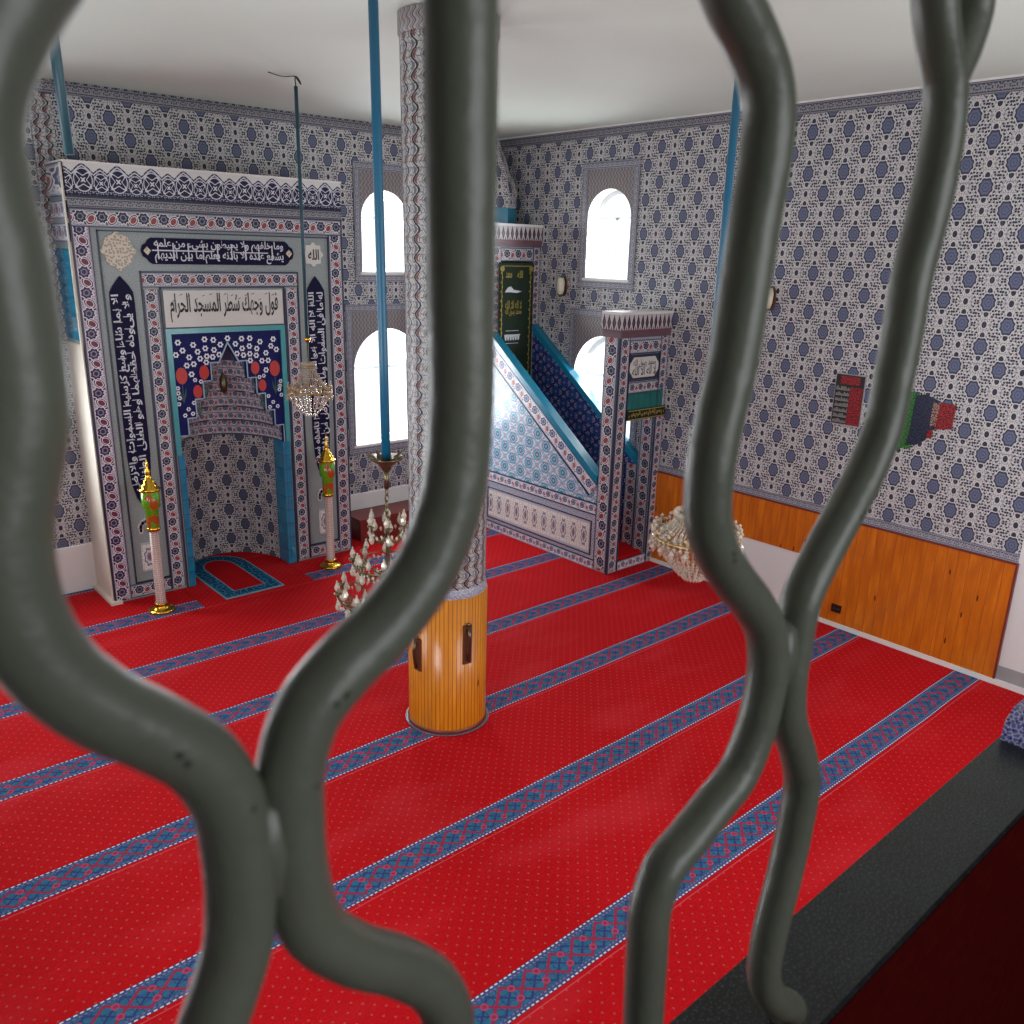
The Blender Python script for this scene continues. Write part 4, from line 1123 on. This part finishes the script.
t = thing('power_socket', 'small dark socket low on the orange wood panelling', 'socket', (W-.03, 3.72, .20))
mb = MB(); mb.slab((W-.03, 3.68, .155), Y, Z, -X, .10, .08, .012); mb.build('socket_plate', 'socket', t)
mb = MB()
for q in (3.705, 3.745): MB.lathe(mb, [(.012, 0), (.012, .003), (0, .003)], (W-.042, q, .195), 8)
mb.build('socket_hole', 'line', t)

def sconce(y, z, label):
    t = thing('sconce_lamp', label, 'wall lamp', (W, y, z), 'oval wall lamps on the right wall')
    P = lambda a, r: Vector((W-a, y, z))
    mb = MB(); mb.prism([Vector((W-.002, y+.045*cos(k*pi/8), z+.12*sin(k*pi/8))) for k in range(16)], (-.02, 0, 0)); mb.build('back_plate', 'sconce', t)
    mb = MB(); mb.lathe([(.0, -.11), (.03, -.10), (.045, -.04), (.05, .04), (.038, .10), (.03, .10)], (W-.075, y, z), 14); mb.build('shade', 'sconce_glass', t)
    mb = MB(); mb.tube([(W-.02, y, z-.03), (W-.075, y, z-.10)], .008, 6); mb.lathe([(.0, -.13), (.02, -.12), (.034, -.095), (0, -.095)], (W-.075, y, z), 10); mb.build('bracket', 'bronze', t)
    return t
sconce(7.80, 3.12, 'small oval wall lamp between the pulpit tower and upper window')
sconce(4.86, 3.13, 'small oval wall lamp showing beside the third grille bar')

t = thing('framed_picture', 'framed black and red poster with grey writing on the right wall', 'poster', (W, 3.93, 2.02))
ya, yb, za, zb = 3.775, 4.07, 2.01, 2.49
mb = MB(); mb.slab((W+.004, ya, za), Y, Z, -X, yb-ya, zb-za, .019); mb.build('poster_edge', 'poster_grey', t)
mb = MB(); mb.slab((W-.014, ya+.008, za+.008), Y, Z, -X, yb-ya-.016, zb-za-.016, .004); b = mb.build('black_sheet', 'socket', t)
mb = MB(); mb.slab((W-.018, ya+.012, za+.012), Y, Z, -X, .125, .35, .003); mb.slab((W-.018, ya+.05, za+.385), Y, Z, -X, .19, .075, .003); mb.build('red_field', 'red', b)
mb = MB()
for r in range(7):
    for k in range(12):
        hgt = random.uniform(.018, .04); mb.slab((W-.018, ya+.142+k*.0115, za+.02+r*.051), Y, Z, -X, .005, hgt, .003)
    mb.slab((W-.018, ya+.142, za+.02+r*.051), Y, Z, -X, .135, .006, .003)
mb.build('grey_writing', 'poster_grey', b)

t = thing('sign_plaque', 'irregular green, navy, tan and red cut-out plaque on the right wall', 'plaque', (W, 3.15, 2.0))
def cut(pts, mat, name, d):
    mb = MB(); mb.prism([(W+.004, a, z) for a, z in pts], (-.014-d, 0, 0)); mb.build(name, mat, t)
cut([(3.40, 1.86), (3.35, 1.90), (3.28, 1.90), (3.27, 1.98), (3.25, 2.20), (3.27, 2.39), (3.33, 2.41), (3.40, 2.40)], 'green', 'green_field', 0)
cut([(3.31, 2.05), (3.17, 2.06), (3.10, 2.10), (3.10, 2.36), (3.22, 2.40), (3.30, 2.38)], 'posterblue', 'navy_field', .002)
cut([(3.33, 1.93), (3.24, 1.94), (3.16, 2.0), (3.16, 2.09), (3.30, 2.09)], 'posterblue', 'lower_navy_field', .003)
cut([(3.14, 2.13), (3.08, 2.14), (3.07, 2.33), (3.14, 2.34)], 'tan', 'tan_field', .006)
cut([(3.09, 2.11), (2.955, 2.13), (2.95, 2.34), (3.08, 2.35)], 'red', 'red_square', .008)
cut([(3.15, 2.02), (3.11, 2.03), (3.11, 2.10), (3.15, 2.09)], 'red', 'small_red_patch', .008)

# ------------------------------------------------------------------ chandeliers
def drop_mesh():
    mb = MB()
    n = 6; pr = [(0, .045), (.007, .038), (.0045, .03), (.012, .015), (.019, -.005), (.014, -.025), (0, -.04)]
    mb.lathe(pr, (0, 0, 0), n, False)
    return mb
def big_chandelier():
    c = Vector((2.477, 3.876, 0))
    t = thing('chandelier', 'tiered bronze chandelier with glass drops on a blue rod beside the column', 'chandelier', (c.x, c.y, 2.4))
    mb = MB(); mb.tube([(2.452, 3.876, HC), (2.462, 3.876, 4.0), (2.472, 3.876, 3.0), (c.x, c.y, 2.40)], .0245, 14); mb.build('blue_rod', 'rod', t)
    mb = MB(); mb.lathe([(.0, 2.33), (.02, 2.33), (.03, 2.35), (.04, 2.37), (.095, 2.40), (.10, 2.41), (.03, 2.395)], c, 16)
    for k in range(8):
        a = k*pi/4; mb.prism([c + Vector((.06*cos(a-.3), .06*sin(a-.3), 2.395)), c + Vector((.06*cos(a+.3), .06*sin(a+.3), 2.395)), c + Vector((.11*cos(a), .11*sin(a), 2.43))], (0, 0, .006))
    mb.build('cup', 'bronze', t)
    mb = MB(); mb.tube([c + Vector((0, 0, 2.34)), c + Vector((0, 0, 2.23))], .014, 8)
    for k in range(5):
        z = 2.21 - k*.034; r = .016; ax = X if k % 2 else Y
        mb.tube([c + Vector((0, 0, z)) + ax*(r*.7*cos(q*pi/4)) + Z*(r*1.3*sin(q*pi/4)) for q in range(9)], .0045, 5, caps=False)
    mb.build('chain', 'bronze', t)
    mb = MB(); mb.lathe([(0, 1.36), (.02, 1.38), (.03, 1.42), (.012, 1.48), (.012, 1.70), (.022, 1.74), (.012, 1.78), (.012, 2.0), (.025, 2.03), (.008, 2.07), (0, 2.08)], c, 12); mb.build('stem', 'bronze', t)
    tiers = [(2.00, .105, 6, .0), (1.79, .20, 8, .2), (1.60, .29, 12, .1), (1.48, .20, 8, .3)]
    dm = None
    for z, r, n, ph in tiers:
        for k in range(n):
            a = 2*pi*k/n + ph; d = Vector((cos(a), sin(a), 0))
            mb = MB(); P = [c + Vector((0, 0, z-.05)) + d*.01, c + Vector((0, 0, z-.085)) + d*r*.4, c + Vector((0, 0, z-.05)) + d*r*.8, c + Vector((0, 0, z+.02)) + d*r, c + Vector((0, 0, z+.055)) + d*(r*.9)]
            mb.tube(smooth_path(P, 4), .006, 6)
            mb.lathe([(.004, .0), (.022, .01), (.024, .016), (.004, .02)], c + Vector((0, 0, z+.015)) + d*r, 8)
            mb.build('arm', 'bronze', t)
        if r > .15:
            mb = MB(); mb.tube([c + Vector((r*cos(q*pi/18), r*sin(q*pi/18), z-.0)) for q in range(37)], .005, 5, caps=False); mb.build('ring', 'bronze', t)
    mb = MB()
    for z, r, n, ph in tiers:
        m_ = int(2*pi*r/.028)
        for k in range(m_):
            a = 2*pi*k/m_; mb.gem(c + Vector((r*cos(a), r*sin(a), z-.02-.012*(k % 2))), .009, .03)
            if k % 3 == 0 and r > .15: mb.gem(c + Vector((r*.6*cos(a), r*.6*sin(a), z-.08)), .010, .034)
    o = mb.build('crystal_beads', 'crystal', t); o['kind'] = 'stuff'
    cnt = 0; proto = None
    for z, r, n, ph in tiers:
        for k in range(n):
            for dr, dz, da in ((1.0, -.045, 0), (.86, .035, .12), (1.0, .06, -.1)):
                if cnt >= 98: break
                a = 2*pi*k/n + ph + da
                p = c + Vector((r*dr*cos(a), r*dr*sin(a), z+dz))
                if proto is None:
                    proto = drop_mesh().build('crystal_drop', 'crystal', None); proto.parent = t; o = proto
                else:
                    o = proto.copy(); COL.objects.link(o)
                o.location = p - t.location; o.scale = (.95, .95, .85); cnt += 1
    return t
big_chandelier()

def basket(c, zc, zr, zbtm, r, rc, rod_top, rod_bot, rr, label, hook=False, rodmat='rod', strands=42):
    c = Vector((c[0], c[1], 0))
    t = thing('chandelier', label, 'chandelier', (c.x, c.y, rod_bot))
    mb = MB(); mb.tube([c + Vector((0, 0, rod_top)), c + Vector((0, 0, rod_bot))], rr, 12); mb.build('blue_rod', rodmat, t)
    if hook:
        mb = MB(); mb.tube(smooth_path([c + Vector((0, 0, rod_top)), c + Vector((.0, 0, rod_top+.07)), c + Vector((.05, 0, HC-.06)), c + Vector((.02, .0, HC-.01)), c + Vector((-.02, 0, HC))], 4), .006, 6)
        mb.tube(smooth_path([c + Vector((0, 0, HC)), c + Vector((-.12, 0, HC-.02)), c + Vector((-.25, .0, HC-.004))], 5), .004, 5); mb.build('hook_wire', 'socket', t)
    mb = MB(); mb.lathe([(0, rod_bot-.02), (rr*1.1, rod_bot-.02), (rr*2.1, rod_bot+.015), (rr*1.2, rod_bot+.02)], c, 12); mb.build('cup', 'bronze' if not hook else 'gold', t)
    mb = MB(); mb.tube([c + Vector((0, 0, rod_bot-.01)), c + Vector((0, 0, zbtm+.05))], .006, 6); mb.build('stem', 'bronze', t)
    mb = MB()
    mb.lathe([(rc-.004, zc-.006), (rc+.005, zc-.006), (rc+.005, zc+.008), (rc-.004, zc+.008)], c, 20)
    mb.build('crown_ring', 'gilt', t); mb = MB()
    mb.lathe([(r-.004, zr-.008), (r+.005, zr-.008), (r+.005, zr+.012), (r-.004, zr+.012), (r-.004, zr-.008)], c, 32)
    for k in range(16):
        a = 2*pi*k/16; mb.lathe([(0, 0), (.014, .006), (.01, .03), (0, .045)], c + Vector((r*cos(a), r*sin(a), zr+.02)), 6)
    mb.build('gilt_rings', 'gilt', t)
    mb = MB(); g = .0105*(r/.25)
    for k in range(strands):
        a = 2*pi*k/strands; d = Vector((cos(a), sin(a), 0)); n = 12
        for i in range(n+1):
            f = i/n; q = rc + (r-rc)*f**1.7
            mb.gem(c + d*q + Vector((random.uniform(-.004, .004), 0, zc + (zr-zc)*f)), g, g*2.6)
        for kk in range(3): mb.gem(c + d*(r*(.98+.04*(kk % 2))) + Vector((0, 0, zr+.02+kk*.014*(1 + k % 2))), g*1.2, g*3.2)
        mb.gem(c + d*rc*1.04 + Vector((0, 0, zc+.03)), g*1.5, g*5)
        n = 11
        for i in range(n):
            f = i/n; q = r*(1 - f)**.62 if f < 1 else 0
            if k % 2 and f > .6: continue
            mb.gem(c + d*q + Vector((0, 0, zr-.02 + (zbtm-zr)*f**1.1)), g*1.15, g*3.0)
    o = mb.build('crystal_strands', 'crystal', t); o['kind'] = 'stuff'
    for k in range(20):
        a = 2*pi*k/20 + .1
        mb = MB(); mb.gem(c + Vector((r*1.03*cos(a), r*1.03*sin(a), zr-.05)), g*1.8, g*6); mb.build('crystal_drop', 'crystal', t)
    return t
basket((3.975, 2.862), 2.03, 1.92, 1.66, .255, .13, HC, 2.42, .021, 'crystal basket chandelier on a blue rod before the right wall')
basket((3.83, 7.3), 2.43, 2.20, 1.97, .205, .06, 4.82, 2.68, .016, 'small crystal basket chandelier hanging in front of the niche', hook=True, rodmat='rod_dark', strands=24)
t = thing('hanging_rod', 'dark teal rod hanging from the ceiling at the far left', 'hanging rod', (1.26, 4.735, 3.95))
mb = MB(); mb.tube([(1.25, 4.738, HC), (1.26, 4.735, 4.45), (1.27, 4.733, 3.9)], [.026, .026, .024], 12); mb.build('rod', 'rod_dark', t)
mb = MB(); mb.tube([(1.275, 4.733, HC), (1.283, 4.731, 3.9)], .004, 5); mb.build('cord', 'posterblue', t)

# ------------------------------------------------------------------ window grille
t = thing('window_grille', 'olive grey painted grille of thick wavy bars across the near opening', 'grille', (.3, .2, 2.95))
G = {
'A':[(0.0525,3.5530),(0.0478,3.5462),(0.0430,3.5385),(0.0388,3.5295),(0.0364,3.5215),(0.0362,3.5109),(0.0376,3.4999),(0.0380,3.4884),(0.0382,3.4764),(0.0378,3.4661),(0.0347,3.4536),(0.0319,3.4431),(0.0311,3.4296),(0.0328,3.4173),(0.0375,3.4055),(0.0459,3.3937),(0.0577,3.3821),(0.0677,3.3707),(0.0742,3.3561),(0.0763,3.3372),(0.0759,3.3202),(0.0735,3.3039),(0.0690,3.2922),(0.0628,3.2779)],
'B':[(0.1535,3.5698),(0.1538,3.5391),(0.1542,3.4866),(0.1542,3.4516),(0.1509,3.4271),(0.1410,3.4065),(0.1263,3.3923),(0.1106,3.3824),(0.0998,3.3725),(0.0941,3.3590),(0.0926,3.3394),(0.0932,3.3197),(0.0974,3.2987),(0.1110,3.2794),(0.1294,3.2619),(0.1430,3.2450),(0.1493,3.2291),(0.1503,3.2090)],
'C':[(0.2630,3.5918),(0.2699,3.5842),(0.2823,3.5746),(0.2930,3.5643),(0.2986,3.5526),(0.2992,3.5360),(0.2966,3.5143),(0.2944,3.4902),(0.2903,3.4549),(0.2851,3.4335),(0.2828,3.4130),(0.2848,3.3954),(0.2927,3.3805),(0.3069,3.3647),(0.3255,3.3474),(0.3407,3.3283),(0.3462,3.3090),(0.3456,3.2899),(0.3399,3.2694),(0.3299,3.2534),(0.3124,3.2439),(0.2933,3.2342),(0.2758,3.2250),(0.2689,3.2089),(0.2689,3.1827),(0.2712,3.1254)],
'D':[(0.4134,3.6220),(0.4166,3.6111),(0.4262,3.5968),(0.4383,3.5821),(0.4438,3.5655),(0.4450,3.5457),(0.4413,3.5180),(0.4354,3.4919),(0.4345,3.4601),(0.4325,3.4400),(0.4291,3.4171),(0.4181,3.3974),(0.4005,3.3763),(0.3823,3.3560),(0.3698,3.3375),(0.3672,3.3163),(0.3664,3.2940),(0.3712,3.2721),(0.3869,3.2448),(0.3974,3.2214),(0.3967,3.1919),(0.3918,3.1568),(0.3844,3.1220),(0.3850,3.0922),(0.4031,3.0610)],
'E':[(0.4512,3.6296),(0.4535,3.6116),(0.4486,3.5970),(0.4404,3.5823),(0.4414,3.5718)]}
YG = .2
def rod(name, pts, top=None, foot=None, r=.01, taper=False):
    P = [Vector((x, YG, z)) for x, z in pts]
    if top: P = [Vector(q) for q in top] + P
    if foot: P = P + [Vector(q) for q in foot]
    Q = smooth_path(P, 7); n = len(Q); rr = [r*(1 if not taper else min(1, .35 + (n-1-i)/12)) for i in range(n)]
    mb = MB(); mb.tube(Q, rr, 20); return mb.build(name, 'bar', t)
rod('bar', G['A'], [(.11, .23, 4.32), (.11, YG, 4.2), (.09, YG, 3.8), (.066, YG, 3.60)], [(.055, YG, 3.2), (.05, YG, 3.05), (.05, .205, 3.0), (.05, .235, 2.94)])
rod('bar', G['B'], [(.155, .23, 4.32), (.155, YG, 4.2), (.153, YG, 3.8)], [(.150, YG, 3.05), (.150, .205, 3.0), (.15, .235, 2.94)])
rod('bar', G['C'], [(.26, .23, 4.32), (.255, YG, 4.2), (.24, YG, 3.8), (.25, YG, 3.63)], [(.272, YG, 3.03), (.272, .205, 2.99), (.272, .235, 2.94)])
rod('bar', G['D'], [(.41, .23, 4.32), (.41, YG, 4.2), (.405, YG, 3.8)], [(.43, .205, 3.035), (.47, .22, 2.99), (.50, .24, 2.945)])
rod('bar', G['E'], [(.45, .23, 4.32), (.45, YG, 4.2), (.446, YG, 3.8)], taper=True)
for (x, z, s) in ((.0845, 3.335, 1), (.356, 3.312, 1), (.442, 3.578, .8)):
    mb = MB(); mb.lathe([(0, -.02*s), (.007, -.014*s), (.009, 0), (.007, .014*s), (0, .02*s)], (x, YG, z), 12); mb.build('weld_joint', 'bar', t)

# ------------------------------------------------------------------ light
w = bpy.data.worlds.new('sky'); SC.world = w; w.use_nodes = True
bg = w.node_tree.nodes['Background']; bg.inputs[0].default_value = (.93, .97, 1, 1); bg.inputs[1].default_value = 1.6
def area(name, loc, direction, sx, sy, power, col=(1, 1, 1)):
    l = bpy.data.lights.new(name, 'AREA'); l.shape = 'RECTANGLE'; l.size = sx; l.size_y = sy; l.energy = power; l.color = col
    o = bpy.data.objects.new(name, l); COL.objects.link(o); o.location = loc
    o.rotation_euler = Vector(direction).to_track_quat('-Z', 'Z').to_euler(); return o
cool = (.93, .97, 1.0)
for wn, pw in ((front_windows[0], 110), (front_windows[1], 55), (front_windows[2], 105), (front_windows[3], 48)):
    area('daylight_and_fill', ((wn[0]+wn[1])/2, D+.30, (wn[2]+wn[4])/2-.06), (0, -1, -.15), wn[1]-wn[0], wn[4]-wn[2]+.12, pw, cool)
for wn, pw in ((right_windows[0], 80), (right_windows[1], 50)):
    area('daylight_and_fill', (W+.30, (wn[0]+wn[1])/2, (wn[2]+wn[4])/2-.06), (-1, 0, -.15), wn[1]-wn[0], wn[4]-wn[2]+.12, pw, cool)
for wn in left_fill_windows:
    area('daylight_and_fill', (XL-.05, (wn[0]+wn[1])/2, 2.5), (1, 0, 0), 1.5, 2.4, 100 if wn[0] < 3 else 50, cool)  # added fill from the left, outside the view
for wn in back_fill_windows:
    area('daylight_and_fill', ((wn[0]+wn[1])/2, YB-.02, 2.6), (0, 1, 0), 1.5, 2.5, 62, cool)  # added fill from the back wall, outside the view
area('gallery_fill', (.8, -1.9, 3.7), (0, 1, -.1), 1.6, 1.2, 30, cool)  # added fill behind the camera to brighten the bars; no window here

# ------------------------------------------------------------------ camera
cam = bpy.data.cameras.new('camera'); co = bpy.data.objects.new('camera', cam); COL.objects.link(co)
yaw, pit, rol = radians(41.33), radians(-16.97), radians(1.447)
f = Vector((sin(yaw)*cos(pit), cos(yaw)*cos(pit), sin(pit))); r = Vector((cos(yaw), -sin(yaw), 0)); u = r.cross(f)
R0 = cos(rol)*r + sin(rol)*u; U0 = -sin(rol)*r + cos(rol)*u
co.matrix_world = Matrix(((R0.x, U0.x, -f.x, 0), (R0.y, U0.y, -f.y, 0), (R0.z, U0.z, -f.z, 3.5), (0, 0, 0, 1)))
cam.sensor_width = 36; cam.lens = 849.07*36/1024; cam.clip_start = .01; cam.clip_end = 100
cam.dof.use_dof = True; cam.dof.focus_distance = 6.5; cam.dof.aperture_fstop = 13
SC.camera = co
SC.view_settings.view_transform = 'Standard'; SC.view_settings.look = 'None'; SC.view_settings.exposure = 0.0; SC.view_settings.gamma = 1
SC.cycles.max_bounces = 8; SC.cycles.diffuse_bounces = 5; SC.cycles.sample_clamp_indirect = 4.0
